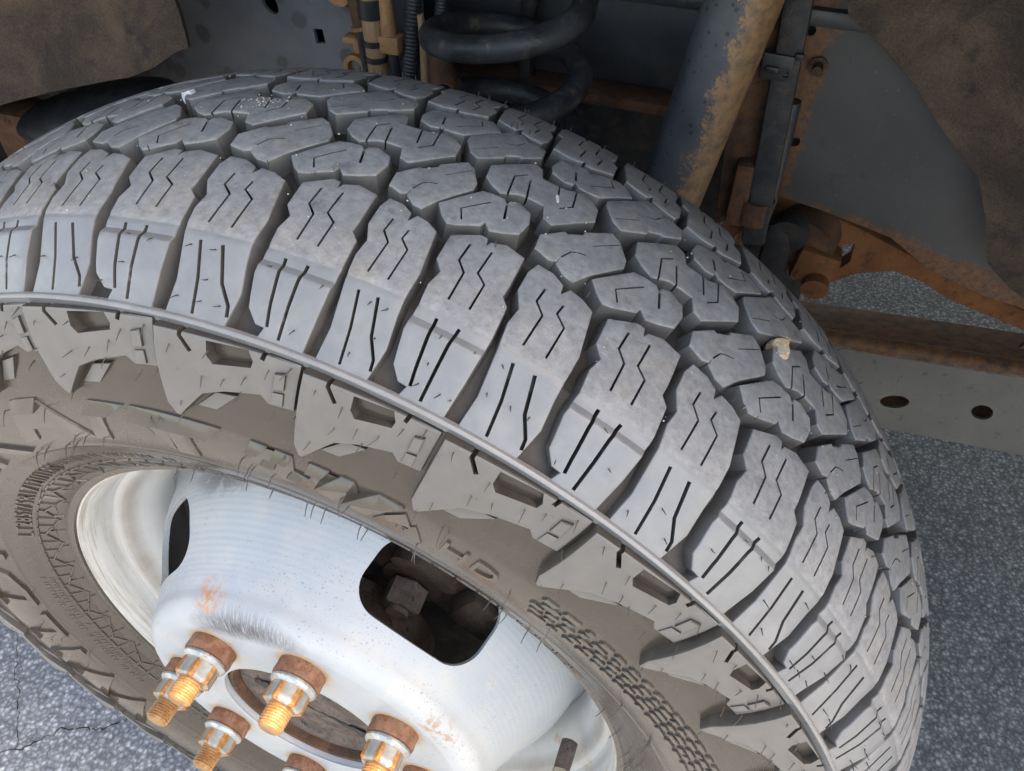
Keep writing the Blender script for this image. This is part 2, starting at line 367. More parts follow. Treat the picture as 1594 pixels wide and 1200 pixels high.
# ------------------------------------------------------------------ ground
bm = bmesh.new(); bmesh.ops.create_grid(bm, x_segments=2, y_segments=2, size=60)
ground = link('ground', to_mesh(bm, 'ground', 0, M['asphalt'])); ground.location.z = GZ; ground['kind'] = 'structure'
def crack(pts, w):
    fine = []
    for a, b in zip(pts, pts[1:]):
        for k in range(14):
            t = k/14; fine.append((a[0]+(b[0]-a[0])*t+random.uniform(-.003, .003), a[1]+(b[1]-a[1])*t+random.uniform(-.003, .003)))
    fine.append(pts[-1]); bm = bmesh.new(); L = []
    for i, p in enumerate(fine):
        q = Vector(fine[min(i+1, len(fine)-1)])-Vector(fine[max(i-1, 0)]); q.normalize(); nn = Vector((-q.y, q.x))*w*random.uniform(.25, 1)
        L.append((bm.verts.new((p[0]+nn.x, p[1]+nn.y, .002)), bm.verts.new((p[0]-nn.x, p[1]-nn.y, .002))))
    for a, b in zip(L, L[1:]): bm.faces.new((a[0], a[1], b[1], b[0]))
    return to_mesh(bm, 'crack', 0, M['crack'])
link('crack', crack([(-.62, -.14), (-.481, -.07), (-.448, -.029), (-.397, -.011), (-.363, .028), (-.30, .02), (-.20, .05)], .0010), None, ground)
link('crack', crack([(-.481, -.07), (-.53, -.02), (-.60, .05), (-.70, .16)], .0007), None, ground)
# ------------------------------------------------------------------ tyre geometry functions
YC = .0994; RC = .426; DROP = .0169; HALF = 92.5
P_E = np.array((RC-DROP, YC-HALF/1000)); P_R = np.array((.381, -.0240))
SD = (P_R-P_E); SL = np.linalg.norm(SD); SD = SD/SL; SN = np.array((-SD[1], SD[0]))  # side normal (r, y)
if SN[1] > 0: SN = -SN
def tread_point(t, h):
    """t: mm across the tread from the centre plane (negative = outer side), h: mm above the worn surface -> (r, y)"""
    sg = -1 if t < 0 else 1; a = abs(t)
    def nt_(tt):
        s = 2*DROP*(tt/HALF)/(HALF/1000); n = np.array((1.0, -s)); return n/np.linalg.norm(n)   # outer side: y negative
    if a <= HALF:
        p = np.array((RC-DROP*(a/HALF)**2, YC-a/1000)); n = nt_(a)
    else:
        p = P_E+SD*(a-HALF)/1000; n = SN
    k = (a-HALF)/2.5
    if -1 < k < 1:
        w = (k+1)/2; n = nt_(HALF)*(1-w)+SN*w; n = n/np.linalg.norm(n)
        p = p-n*.0006*(1-abs(k))
    q = p+n*h/1000
    if sg > 0: q = np.array((q[0], 2*YC-q[1]))
    return q
UM = 2*math.pi*RC*1000/32          # mm of circumference per pattern repeat
def map_tread(bm, xref=0.0):
    for v in bm.verts:
        r, y = tread_point(v.co.y, v.co.z); a = (v.co.x-xref)/UM*R_(11.25)
        v.co = Vector((r*math.sin(a), y, r*math.cos(a)))
    return bm
# outer sidewall: (radius, outward) control points -> smooth curve
PR = [(.3830, .0222), (.379, .0258), (.364, .031), (.344, .034), (.318, .0345), (.292, .031), (.271, .0235), (.2555, .015), (.245, .009), (.238, .003)]
def catmull(P, n=10):
    P = [np.array(p) for p in P]; P = [2*P[0]-P[1]]+P+[2*P[-1]-P[-2]]; out = []
    for i in range(1, len(P)-2):
        for k in range(n):
            t = k/n; a, b, c, d = P[i-1:i+3]
            out.append(.5*(2*b+(c-a)*t+(2*a-5*b+4*c-d)*t*t+(3*b-a-3*c+d)*t**3))
    out.append(P[-2]); return np.array(out)
PW = catmull(PR); PWr = PW[::-1, 0]; PWo = PW[::-1, 1]
def wall_point(r, h):
    o = float(np.interp(r, PWr, PWo)); e = .002
    s = (float(np.interp(r+e, PWr, PWo))-float(np.interp(r-e, PWr, PWo)))/(2*e)
    n = np.array((-s, 1.0)); n /= np.linalg.norm(n)
    return r+n[0]*h/1000, -(o+n[1]*h/1000)
def map_wall(bm, ang0=0.0, height=None, mm_per_rad=310.0):
    """flat solid (x mm along the arc, y mm radius, z mm height) -> sidewall"""
    for v in bm.verts:
        h = v.co.z if height is None else height(v.co)
        r, y = wall_point(v.co.y/1000, h); a = v.co.x/mm_per_rad+ang0
        v.co = Vector((r*math.sin(a), y, r*math.cos(a)))
    return bm
ROLL = 20.5
GU = [(-2, -35.3), (-1.5, -29.2), (-1, -22.9), (-.5, -16.8), (0, -11.3), (.5, -6.5), (1, -1.0), (1.5, 4.7), (2, 10.8), (2.5, 16.8), (3, 23.1), (3.5, 28.2), (4, 33.1)]
def u2ang(u):
    """pattern position -> world angle (deg from straight up towards +x); uneven pitch lengths as on a real tyre"""
    w = math.floor((u+2)/32); u = u-32*w
    if u <= 4: a = float(np.interp(u, [g[0] for g in GU], [g[1] for g in GU]))
    else: a = 33.1+(u-4)*(360-68.4)/26
    return a+ROLL+360*w
tyre = thing('tyre', 'chunky black all-terrain tyre with deep tread blocks on the white steel wheel', 'tyre')
# ---- carcass
prof = []
d_t = 11.0
for t in np.linspace(134.2, -134.2, 120):
    a = abs(t); dep = d_t if a < 84 else (d_t-(a-84)/50*5.0)
    r, y = tread_point(t, -dep); prof.append((r, y))
far = [(2*0+r, 2*YC+o) for r, o in [(x[0], x[1]) for x in PW]]
rib = [(.3828, -.8), (.3825, .2), (.3823, 1.1), (.3820, 1.35), (.3810, 1.35), (.3807, 1.1), (.3805, -.3)]
near = []
for r, h in rib: near.append(wall_point(r, h))
for r in np.linspace(.3780, .239, 90):
    h = -3.2*min(1, max(0, (r-.324)/.022)) if r < .3765 else -1.8
    # moulded rings: a fine line above the size text and steps near the bead
    for rr, ww, hh in ((.2795, .0008, .55), (.2575, .0005, .3)):
        if abs(r-rr) < ww: h += hh
    near.append(wall_point(r, h))
near += [(.2375, -.0035), (.2340, -.0030), (.2300, .006), (.226, .02)]
far2 = [(r, 2*YC-y) for r, y in near]
nr = len(rib)
link('tread_base', to_mesh(revolve(prof, 480), 'tread_base', 50, M['groove']), None, tyre)
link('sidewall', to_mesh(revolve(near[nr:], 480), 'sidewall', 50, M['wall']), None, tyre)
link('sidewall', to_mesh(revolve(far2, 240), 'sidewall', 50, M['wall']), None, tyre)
link('bead_ring', to_mesh(revolve([wall_point(.2445, -.3), wall_point(.2440, .35), wall_point(.2405, .2), (.2378, -.0026), (.2362, .001), (.236, .004)], 360), 'bead_ring', 50, M['bead']), None, tyre)
link('shoulder_rib', to_mesh(revolve([prof[-1]]+near[:nr+1], 480), 'shoulder_rib', 40, M['ribr']), None, tyre)
# ---- tread blocks: outlines in (pattern position, mm across), outer half; the inner half is the same pattern turned half round
def conv(pts, dt=4.0): return [(u*UM, t+dt) for u, t in pts]
S1 = [(.03, -96.5), (.012, -86), (.03, -77.5), (-.025, -69), (-.025, -58), (.0, -52), (.095, -52.5), (.165, -55.5), (.18, -61), (.222, -56), (.30, -57), (.375, -60), (.41, -77), (.425, -83), (.42, -96.5)]
S1s = [(.425, -106), (.448, -120.5), (.43, -128), (.405, -138.0), (.04, -138.0), (.06, -121), (.038, -104)]
S2 = [(.53, -96.5), (.518, -86), (.545, -78), (.487, -72.5), (.485, -58.5), (.63, -51.5), (.668, -51.8), (.685, -56.5), (.705, -53), (.79, -50.5), (.905, -52.5), (.91, -70), (.905, -76), (.955, -80), (.968, -96.5)]
S2s = [(.962, -106), (.953, -119), (.93, -138.0), (.635, -138.0), (.672, -130.8), (.605, -130.2), (.545, -124.5), (.515, -109)]
I1 = [(-.065, -34.5), (-.055, -42.5), (.03, -44.8), (.068, -43.5), (.085, -40.2), (.09, -45), (.15, -48.8), (.205, -49.5), (.262, -41.5), (.420, -25), (.415, -20.5), (.34, -11), (.285, -8.5), (.15, -18), (.145, -20.8), (.06, -26), (.04, -25.5)]
I2 = [(.32, -43), (.498, -25), (.56, -23.8), (.63, -23.8), (.668, -27), (.682, -23.3), (.725, -22), (.81, -25), (.833, -31), (.815, -39.5), (.735, -43), (.66, -45.3), (.607, -41), (.588, -45), (.46, -50.5), (.415, -51.5), (.37, -48.5)]
U0 = 1.61
Ch = [(.457, 1.6), (.665, 19.3), (.715, 17.6), (.75, 9.2), (.845, 9.2), (.92, 9.6), (1.02, 14.6), (1.085, 11.8), (1.138, 7.6)]
C_ = Ch+[(U0-u, -t) for u, t in Ch]
RINGS = [(-15, 1.9), (-11, 1.4), (-.85, 0), (-.22, -.25), (0, -.85)]
def tread_block(name, poly, sipes, ucen, extra=None, folds=(), grow=1.15, lift=None):
    if area2(poly) < 0: poly = poly[::-1]
    solids = [prism(offset(poly, grow), RINGS)]
    if extra: solids += extra
    out = []
    for sd in solids:
        cut = [prism(ribbon([(u*UM, t) for u, t in s], w), [(-9, 0), (6, 0)]) for s, w in sipes]
        out.append(bool_cut(sd, cut) if cut else sd)
    bm = merge(out)
    bmesh.ops.triangulate(bm, faces=bm.faces[:])
    slice_(bm, 1, folds); xs = [v.co.x for v in bm.verts]; x = min(xs)+9
    while x < max(xs): slice_(bm, 0, [x]); x += 12
    for f in bm.faces:      # worn running face / smooth moulded flanks, darkened for groove shade
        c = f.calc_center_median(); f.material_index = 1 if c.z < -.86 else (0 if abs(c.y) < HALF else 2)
    if lift:                # moulded ledge: the lower flank stands proud
        for v in bm.verts:
            if v.co.z > -2: v.co.z += lift(v.co.y)
    map_tread(bm, ucen*UM)
    me = to_mesh(bm, name, 32, M['tread']); me.materials.append(M['flank']); me.materials.append(M['side']); return me
SP = 1.15
def sp(*l): return [([(u, t+4) for u, t in s], w) for s, w in l]
foldsS = [-HALF-2.4, -HALF-1.2, -HALF, -HALF+1.2, -HALF+2.4, -80, -68, -58, -110, -122]
mesh_S1 = tread_block('tread_block', conv(S1+S1s), sp(([(.095, -62), (.085, -70), (.15, -75), (.135, -92)], SP), ([(.225, -65), (.215, -70.5), (.285, -75), (.275, -92)], SP),
    ([(.135, -101), (.18, -118), (.205, -134.5)], 1.7), ([(.27, -101), (.33, -118), (.405, -127), (.415, -132)], 1.9)), .20, None, foldsS, .75)
mesh_S2 = tread_block('tread_block', conv(S2+S2s), sp(([(.605, -58.5), (.595, -69), (.655, -74), (.655, -89)], SP), ([(.735, -57.5), (.725, -71), (.79, -75), (.785, -89)], SP),
    ([(.65, -99), (.652, -108), (.668, -123), (.68, -130.5)], 1.8), ([(.79, -99), (.777, -107.5), (.772, -134.5)], 1.8)), .72, None, foldsS+[-98.2, -99.0, -100.6, -101.4, -116, -119, -126, -129], .75, lambda t: 2.3*max(0, min(1, (-98.2-t)/3.0))*max(0, min(1, (t+131.5)/16)))
foldsI = [-40, -30, -20]
mesh_I1 = tread_block('tread_block', conv(I1), sp(([(.087, -40.8), (.12, -35), (.16, -33), (.205, -32)], .8), ([(.215, -24), (.35, -13)], .55)), .19, None, foldsI)
mesh_I2 = tread_block('tread_block', conv(I2), sp(([(.48, -47.5), (.44, -41), (.575, -29.5)], .9), ([(.70, -36), (.668, -26.5)], 1.3)), .58, None, foldsI)
mesh_C = tread_block('tread_block', [(u*UM, t) for u, t in C_], [([(.63, -14), (.605, 1), (.67, 7)], 1.0), ([(.74, -11), (.70, 3.5)], 1.0), ([(.98, 14), (1.005, -1), (.94, -7)], 1.0), ([(.87, 11), (.91, -3.5)], 1.0)], U0/2, None, [-8, 0, 8])
def place_block(me, u, flip=False):
    a = u2ang(u); sc = (u2ang(u+.25)-u2ang(u-.25))/(.5*11.25)
    o = link('tread_block', me, None, tyre)
    Mx = Matrix.Rotation(R_(a), 4, 'Y') @ Matrix.Diagonal((sc, 1, 1, 1))
    if flip: Mx = Matrix.Translation((0, 2*YC, 0)) @ Mx @ Matrix.Rotation(math.pi, 4, 'Z')
    o.matrix_basis = Mx; return o
for k in range(-2, 30):
    for me, u in ((mesh_S1, .20), (mesh_S2, .72), (mesh_I1, .19), (mesh_I2, .58)):
        place_block(me, k+u); place_block(me, k+U0-u, True)
    place_block(mesh_C, k+U0/2)
# ---- raised shoulder panels under the moulded rib (one per pattern repeat, high at one end, flush at the other)
def upoly(l, ur=0): return [((u-ur)*R_(11.25)*310, r) for u, r in l]
PAN = [(.0, 378.2), (-.01, 355), (-.02, 338), (.02, 330.8), (.06, 330.2), (.30, 348), (.46, 352.5), (.72, 357), (.775, 353.2), (.95, 354), (.965, 378.2)]
def pan_height(co):
    u = co.x/(R_(11.25)*310); k = 4.6*max(0, 1-u)+.5
    return -4.5 if co.z < -1 else co.z*k-.9
cuts = [prism(upoly([(.372, 376), (.63, 377), (.66, 373), (.65, 370.3), (.41, 367.2), (.375, 370)]), [(-8, -.2), (8, 1.2)])]
cuts += [prism(ribbon(upoly([(.19, 380), (.185, 376), (.255, 370)]), 1.9), [(-8, 0), (8, 0)]), prism(ribbon(upoly([(.745, 380), (.725, 375)]), 1.8), [(-8, 0), (8, 0)])]
bm = prism(upoly(PAN), [(-5, .6), (.7, 0), (.93, -.5), (1.0, -1.2)])
bm = bool_cut(bm, cuts)
add = []
bmesh.ops.triangulate(bm, faces=bm.faces[:]); slice_(bm, 0, [7*k for k in range(0, 9)]); slice_(bm, 1, [337, 345, 353, 361, 370])
map_wall(bm, 0, pan_height)
steps = merge([prism(upoly([(.82, 371.5), (.888, 372.8), (.886, 364.4), (.812, 363.3)]), [(-3, .2), (1.6, 0), (2.0, -.5)]), prism(upoly([(.811, 361.4), (.884, 362.2), (.88, 355.2), (.80, 354.5)]), [(-3, .2), (1.2, 0), (1.5, -.5)]),
               prism(upoly([(.17, 335.5), (.36, 347.8), (.53, 349.8), (.33, 336)]), [(-4, .4), (-1.2, 0), (-.9, -.6)])])
bmesh.ops.triangulate(steps, faces=steps.faces[:]); map_wall(steps, 0)
pb = merge([bm, steps]); pb.normal_update()
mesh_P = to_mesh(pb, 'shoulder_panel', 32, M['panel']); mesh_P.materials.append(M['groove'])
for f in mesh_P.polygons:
    if abs(f.normal.y) < .62: f.material_index = 1  # steep panel walls get the dark rubber, so their shading is painted in
for k in range(-2, 30):
    o = link('shoulder_panel', mesh_P, None, tyre); sc = (u2ang(k+1)-u2ang(k))/11.25
    o.matrix_basis = Matrix.Rotation(R_(u2ang(k)), 4, 'Y') @ Matrix.Diagonal((sc, 1, 1, 1))
# ---- lettering and moulded patterns
LETR = [(-1.5, .25), (1.1, 0), (1.45, -.35)]
def ws(a): return a+max(-2.0, min(2.0, a*.042))
def deg(l): return [(R_(ws(a)+ROLL)*310, r) for a, r in l]
def raised(polys, name, rings=LETR, mat='letter', cutx=8):
    bms = []
    for P_ in polys:
        b = prism(deg(P_), rings); bmesh.ops.triangulate(b, faces=b.faces[:])
        xs = [v.co.x for v in b.verts]; x = min(xs)+cutx
        while x < max(xs): slice_(b, 0, [x]); x += cutx
        ys = [v.co.y for v in b.verts]; y = min(ys)+8
        while y < max(ys): slice_(b, 1, [y]); y += 8
        bms.append(map_wall(b))
    return link(name, to_mesh(merge(bms), name, 30, M[mat]), None, tyre)
BIG = [(-1.5, .3), (.9, 0), (1.2, -.3)]
CAPR = [(-2, .1), (.9, 0), (1.0, -.25)]
def letter(body, caps):
    """moulded letter: a low body and steep caps whose faces lean towards the tread"""
    bms = []
    for P_, rg, cap in [(body, BIG, False)]+[(c, CAPR, True) for c in caps]:
        b = prism(deg(P_), rg); bmesh.ops.triangulate(b, faces=b.faces[:])
        xs = [v.co.x for v in b.verts]; x = min(xs)+8
        while x < max(xs): slice_(b, 0, [x]); x += 8
        rt = max(v.co.y for v in b.verts)
        if cap: bms.append(map_wall(b, 0, lambda co: co.z*(.9+(rt-co.y)*.52) if co.z > 0 else -2))
        else: bms.append(map_wall(b))
    return link('letter', to_mesh(merge(bms), 'letter', 28, M['letter']), None, tyre)
letter([(-50.5, 291), (-44.4, 323), (-40.4, 323), (-36.6, 291), (-39.6, 291), (-40.3, 300), (-45.6, 300), (-47.2, 291)], [[(-45.0, 315.5), (-43.6, 323.5), (-40.0, 323.5), (-41.0, 315.5)]])
letter([(-37.0, 290), (-32.6, 323), (-28.6, 323), (-30.9, 316.5), (-31.9, 316.5), (-34.4, 290)], [[(-33.9, 316), (-32.6, 323.8), (-28.3, 323.8), (-30.8, 316)]])
letter([(-28.0, 316.5), (-27.6, 323.8), (-18.4, 323.8), (-19.4, 316.5), (-22.2, 316.5), (-22.7, 290), (-25.4, 290), (-24.8, 316.5)], [[(-28.3, 316), (-27.6, 324.5), (-18.2, 324.5), (-19.6, 316)]])
letter([(-16.0, 306), (-15.5, 322.5), (-13.9, 322.5), (-14.2, 310), (-12.9, 310), (-12.9, 323), (-11.5, 323), (-11.5, 310), (-10.9, 310), (-10.9, 306), (-11.6, 306), (-11.6, 298), (-13.2, 298), (-13.2, 306)],
       [[(-15.9, 316.5), (-15.4, 323.5), (-13.8, 323.5), (-14.7, 316.5)], [(-13.4, 317), (-13.1, 323.5), (-11.5, 323.5), (-11.9, 317)], [(-14.9, 307.5), (-14.4, 312), (-13.3, 312), (-13.4, 307.5)], [(-12.2, 305.5), (-11.5, 311), (-10.0, 310), (-10.8, 305.5)]])
letter([(-10.1, 323), (-8.4, 323), (-8.1, 309), (-6.8, 323), (-5.7, 323), (-5.0, 309), (-3.4, 323), (-1.3, 323), (-4.4, 298), (-6.0, 298), (-6.6, 309), (-7.6, 298), (-9.2, 298)],
       [[(-10.2, 318), (-9.9, 324), (-8.1, 324), (-8.7, 318)], [(-9.0, 313), (-7.0, 324.5), (-5.8, 324.5), (-6.2, 318), (-7.2, 316)], [(-6.4, 312), (-3.7, 324.5), (-1.4, 324), (-2.9, 317.5)]])
# mountain-and-snowflake mark: a three-peak outline with a six-armed flake
mt = [(-3.5, 298), (-2.6, 308), (-2.2, 304.5), (-1.0, 319), (-.2, 309), (.2, 312), (1.2, 298)]
raised([[(R/1, q) for R, q in [((p[0]/(R_(1)*310))-ROLL, p[1]) for p in ribbon(deg(mt), 1.1)]]]+
       [[(R, q) for R, q in [((p[0]/(R_(1)*310))-ROLL, p[1]) for p in ribbon([(R_(-1.1+ROLL)*310-4.2*math.cos(t), 305-4.2*math.sin(t)), (R_(-1.1+ROLL)*310+4.2*math.cos(t), 305+4.2*math.sin(t))], .7)]] for t in (.1, 1.15, 2.2)], 'snowflake_mark', [(-1.5, .2), (.7, 0), (.9, -.15)])
def text_mesh(txt, a0, a1, r0, r1, depth=.8, name='lettering', hf=None, mat='letter'):
    cu = bpy.data.curves.new('t', 'FONT'); cu.body = txt; cu.size = 1; cu.extrude = .5; cu.resolution_u = 2; cu.space_character = 1.12
    o = bpy.data.objects.new('t', cu); COL.objects.link(o)
    dg = bpy.context.evaluated_depsgraph_get(); dg.update()
    me = bpy.data.meshes.new_from_object(o.evaluated_get(dg)); bpy.data.objects.remove(o)
    bm = bmesh.new(); bm.from_mesh(me); bpy.data.meshes.remove(me)
    xs = [v.co.x for v in bm.verts]; ys = [v.co.y for v in bm.verts]; x0, x1, y0, y1 = min(xs), max(xs), min(ys), max(ys)
    A0, A1 = R_(a0+ROLL)*310, R_(a1+ROLL)*310
    for v in bm.verts:
        v.co = Vector((A0+(v.co.x-x0)/(x1-x0)*(A1-A0), r0+(v.co.y-y0)/(y1-y0)*(r1-r0), depth if v.co.z > 0 else -1.5))
    bmesh.ops.triangulate(bm, faces=bm.faces[:])
    if A1-A0 > 60:
        x = A0+8
        while x < A1: slice_(bm, 0, [x]); x += 8
    if hf: slice_(bm, 1, [288, 294, 300, 306, 311.4, 311.6, 316])
    map_wall(bm, 0, hf)
    return link(name, to_mesh(bm, name, 30, M[mat]), None, tyre)
text_mesh('LT285/75R17', -91.0, -70.5, 258.5, 268.5, 1.25)
text_mesh('121/118S', -69.5, -58.0, 258.5, 268.5, 1.25)
text_mesh('WILDPEAK', -153, -54, 283, 321, 1.0, hf=lambda co: -1.5 if co.z < 0 else (1.6+min(1, max(0, (321-co.y)/9))*2.6 if co.y > 311.5 else 2.0))
text_mesh('HD', 3.2, 9.2, 302, 315, 1.2)
# small moulded print too fine to read: rows of short bars
bars = []
random.seed(3)
for lo, hi, rows in ((-56, -30, ((262, 268),)), (-141, -104, ((258.5, 262), (264, 267.5))), (-163, -146, ((259, 265),))):
    for r0, r1 in rows:
        a = lo
        while a < hi:
            w = random.uniform(.35, .75)
            if random.random() < .86: bars.append([(a, r0), (a+.22, r1), (a+w, r1), (a+w-.1, r0+random.choice((0, 1.5)))])
            a += w+random.uniform(.25, .45)
raised(bars, 'fine_print', [(-1, .1), (.35, 0), (.5, -.15)])['kind'] = 'stuff'
# bead band: radial ribs meeting a zigzag line
bars = []
a = -165.0; i = 0
def zig(a): 
    t = ((a+165) % 9.6)/9.6
    return 251.5-9.5*(t/.62 if t < .62 else 1-(t-.62)/.38)
def line(p, q, w):
    rb = ribbon([(R_(p[0]+ROLL)*310, p[1]), (R_(q[0]+ROLL)*310, q[1])], w)
    return [((x/(R_(1)*310))-ROLL, y) for x, y in rb]
while a < 30:
    bars.append(line((a, zig(a)), (a+2.9, zig(a+2.9)), 1.3)); bars.append(line((a+.3, 255.6), (a+2.6, 255.6), 1.1))
    bars.append(line((a, 255), (a+.2, zig(a+.2)+.6), 1.6))
    if i % 2 == 0: bars.append(line((a+1.3, zig(a+1.3)-.6), (a+1.5, 240.5), 1.5))
    a += 3.2; i += 1
raised(bars, 'bead_pattern', [(-1, .3), (.9, 0), (1.2, -.3)])
# stepped ornament past the letters on the right
bars = []
random.seed(5)
for row, (r0, dd) in enumerate(((318.5, 0), (313.5, .5), (308.5, -.2), (303.5, .3), (298, .8))):
    a = 12.6+dd
    while a < 58:
        w = random.uniform(.9, 2.0); bars.append([(a, r0), (a+.25, r0+2.6), (a+w, r0+2.6+random.uniform(-1.2, .4)), (a+w-.2, r0-.3)]); a += w+random.uniform(.35, .8)
raised(bars, 'ornament_band', [(-1.5, .3), (1.0, 0), (1.4, -.4)])
# moulding hairs
def hairs():
    bm = bmesh.new(); random.seed(11)
    def hair(p, d, L, r0):
        d = d.normalized(); u = d.orthogonal().normalized(); v = d.cross(u); bend = u*random.uniform(-.25, .25)*L+v*random.uniform(-.25, .25)*L
        rows = []
        for k, (t, rr) in enumerate(((-.1, 1.3), (.35, 1), (.75, .85), (1, .6))):
            c = p+d*L*t+bend*t*t; rows.append([bm.verts.new(c+(u*math.cos(x)+v*math.sin(x))*r0*rr) for x in (0, 2.1, 4.2)])
        for A, B in zip(rows, rows[1:]):
            for k in range(3): bm.faces.new((A[k], A[(k+1) % 3], B[(k+1) % 3], B[k]))
        bm.faces.new(rows[-1])
    for k in range(-3, 13):
        for uu, rr in ((.10, 374), (.34, 372), (.62, 365), (.75, 370), (.90, 375), (.97, 355), (.30, 359), (.12, 343), (.55, 355), (.07, 332), (.46, 361), (.80, 349)):
            a = R_(u2ang(k+uu+random.uniform(-.02, .02))); r, y = wall_point(rr/1000+random.uniform(-.002, .002), 2.5*max(0, 1-uu))
            hair(Vector((r*math.sin(a), y, r*math.cos(a))), Vector((math.sin(a)*random.uniform(-.9, .1), -1, math.cos(a)*random.uniform(-.9, .1))), random.uniform(.004, .0075), .00034)
        for uu in (.09, .24, .36, .60, .72, .86, .93):
            for tt in (-100, -114, -124):
                if random.random() < .55: continue
                r, y = tread_point(tt, 0.2+(2.2 if uu > .5 and tt < -102 else 0)); a = R_(u2ang(k+uu))
                hair(Vector((r*math.sin(a), y, r*math.cos(a))), Vector((math.sin(a)*.5+random.uniform(-.3, .3), -1, math.cos(a)*.5)), random.uniform(.003, .006), .00034)
    for k in range(75):
        a = R_(random.uniform(-140, 60)+ROLL); rr = random.choice((323, 316, 300, 291, 280, 257, 246)); r, y = wall_point(rr/1000, .8)
        hair(Vector((r*math.sin(a), y, r*math.cos(a))), Vector((-math.sin(a)*random.uniform(.2, 1.2), -1, -math.cos(a)*random.uniform(.2, 1.2))), random.uniform(.005, .0095), .00036)
    for k in range(60):
        r, y = tread_point(random.choice((90, 91, 52, -50)), 0); a = R_(random.uniform(-30, 60)+ROLL)
        hair(Vector((r*math.sin(a), y, r*math.cos(a))), Vector((math.sin(a), .3, math.cos(a))), .003, .0004)
    return to_mesh(bm, 'moulding_hairs', 0, M['hair'])
link('moulding_hairs', hairs(), None, tyre, kind='stuff')
# sand grains on the tread
bm = bmesh.new(); random.seed(21)
def grain(p, s):
    t = bmesh.ops.create_icosphere(bm, subdivisions=1, radius=s)['verts']
    for v in t: v.co = Vector((v.co.x*random.uniform(.7, 1.3), v.co.y*random.uniform(.7, 1.3), v.co.z*random.uniform(.6, 1)))+p
for k in range(110):
    a = R_(random.uniform(-38, 40)+ROLL); r, y = tread_point(random.uniform(-91, 52), .15); grain(Vector((r*math.sin(a), y, r*math.cos(a))), random.uniform(.00025, .0006))
for k in range(50):
    a = R_(random.gauss(-24.5, 1.1)+ROLL); r, y = tread_point(random.gauss(4, 6), .05); grain(Vector((r*math.sin(a), y, r*math.cos(a))), random.uniform(.00025, .0006))
g = link('sand_grains', to_mesh(bm, 'sand_grains', 0, M['grit'])); g['kind'] = 'stuff'; tag(g, 'pale sand grains scattered over the tread blocks', 'sand')
# stones wedged in the tread
def pebble(name, label, ang, t, h, sz, mat, seed):
    random.seed(seed); bm = bmesh.new(); bmesh.ops.create_icosphere(bm, subdivisions=2, radius=1)
    for v in bm.verts:
        q = v.co; q *= 1+.28*math.sin(q.x*3.1+seed)+.2*math.cos(q.y*4.3+seed*2)+random.uniform(-.06, .06); v.co = Vector((q.x*sz[0], q.y*sz[1], q.z*sz[2]))
    o = link(name, to_mesh(bm, name, 25, M[mat])); r, y = tread_point(t, h); a = R_(ang+ROLL)
    o.location = (r*math.sin(a), y, r*math.cos(a)); o.rotation_euler = (.3, a, .5); return tag(o, label, 'stone')
pebble('pebble', 'amber and white pebble wedged between tread blocks on the right', 16.9, 6.5, -2, (.0066, .0054, .0060), 'stone', 2)
pebble('pebble', 'tiny white stone stuck in the tread at upper left', -32.3, 11.5, -2.2, (.0040, .0040, .0040), 'white_stone', 5)
pebble('pebble', 'sliver of white stone lodged in a sipe of the centre block', -2.1, -.9, .2, (.0011, .0022, .0009), 'white_stone', 8)
# ------------------------------------------------------------------ wheel
wheel = thing('steel_wheel', 'white painted steel wheel with convex dish and hand holes', 'wheel')
rp = [(.2362, .004), (.2365, .001), (.2358, -.0008), (.2340, -.0014), (.2318, -.0005), (.2300, .003), (.2275, .007), (.2255, .012), (.2240, .019), (.2232, .0245), (.2215, .0270), (.2180, .0275), (.2150, .0285), (.2125, .0325), (.2085, .0400), (.2035, .0460), (.2000, .0525), (.1975, .060), (.1965, .090), (.1965, .16), (.205, .20), (.222, .215), (.236, .232), (.239, .230), (.225, .205), (.21, .195), (.2, .16), (.2, .09), (.202, .06), (.212, .046), (.222, .036), (.2275, .026), (.229, .014), (.2335, .008)]
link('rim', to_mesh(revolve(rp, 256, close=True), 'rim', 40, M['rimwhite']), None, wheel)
dp = [(.0715, -.0410), (.0722, -.0442), (.0745, -.0452), (.118, -.0455), (.126, -.0451), (.1330, -.0434), (.1380, -.0400), (.1412, -.0350), (.1432, -.0280), (.1465, -.0210), (.1510, -.0120), (.1565, -.0030), (.1630, .0070), (.1700, .0170), (.1765, .0270), (.1820, .0380), (.1865, .0500), (.1895, .0600), (.1930, .068), (.1968, .073)]
inner = [(.1968, .080), (.1900, .0740), (.1855, .0615), (.1825, .051), (.178, .040), (.1725, .0295), (.166, .0198), (.159, .010), (.1525, .0), (.147, -.009), (.1425, -.018), (.1392, -.026), (.1365, -.033), (.133, -.0370), (.127, -.0388), (.118, -.0393), (.0745, -.0393), (.0715, -.039)]
D = revolve([(r*1000, y*1000) for r, y in catmull(dp, 4).tolist()]+[(r*1000, y*1000) for r, y in inner], 192, close=True)
cut = []
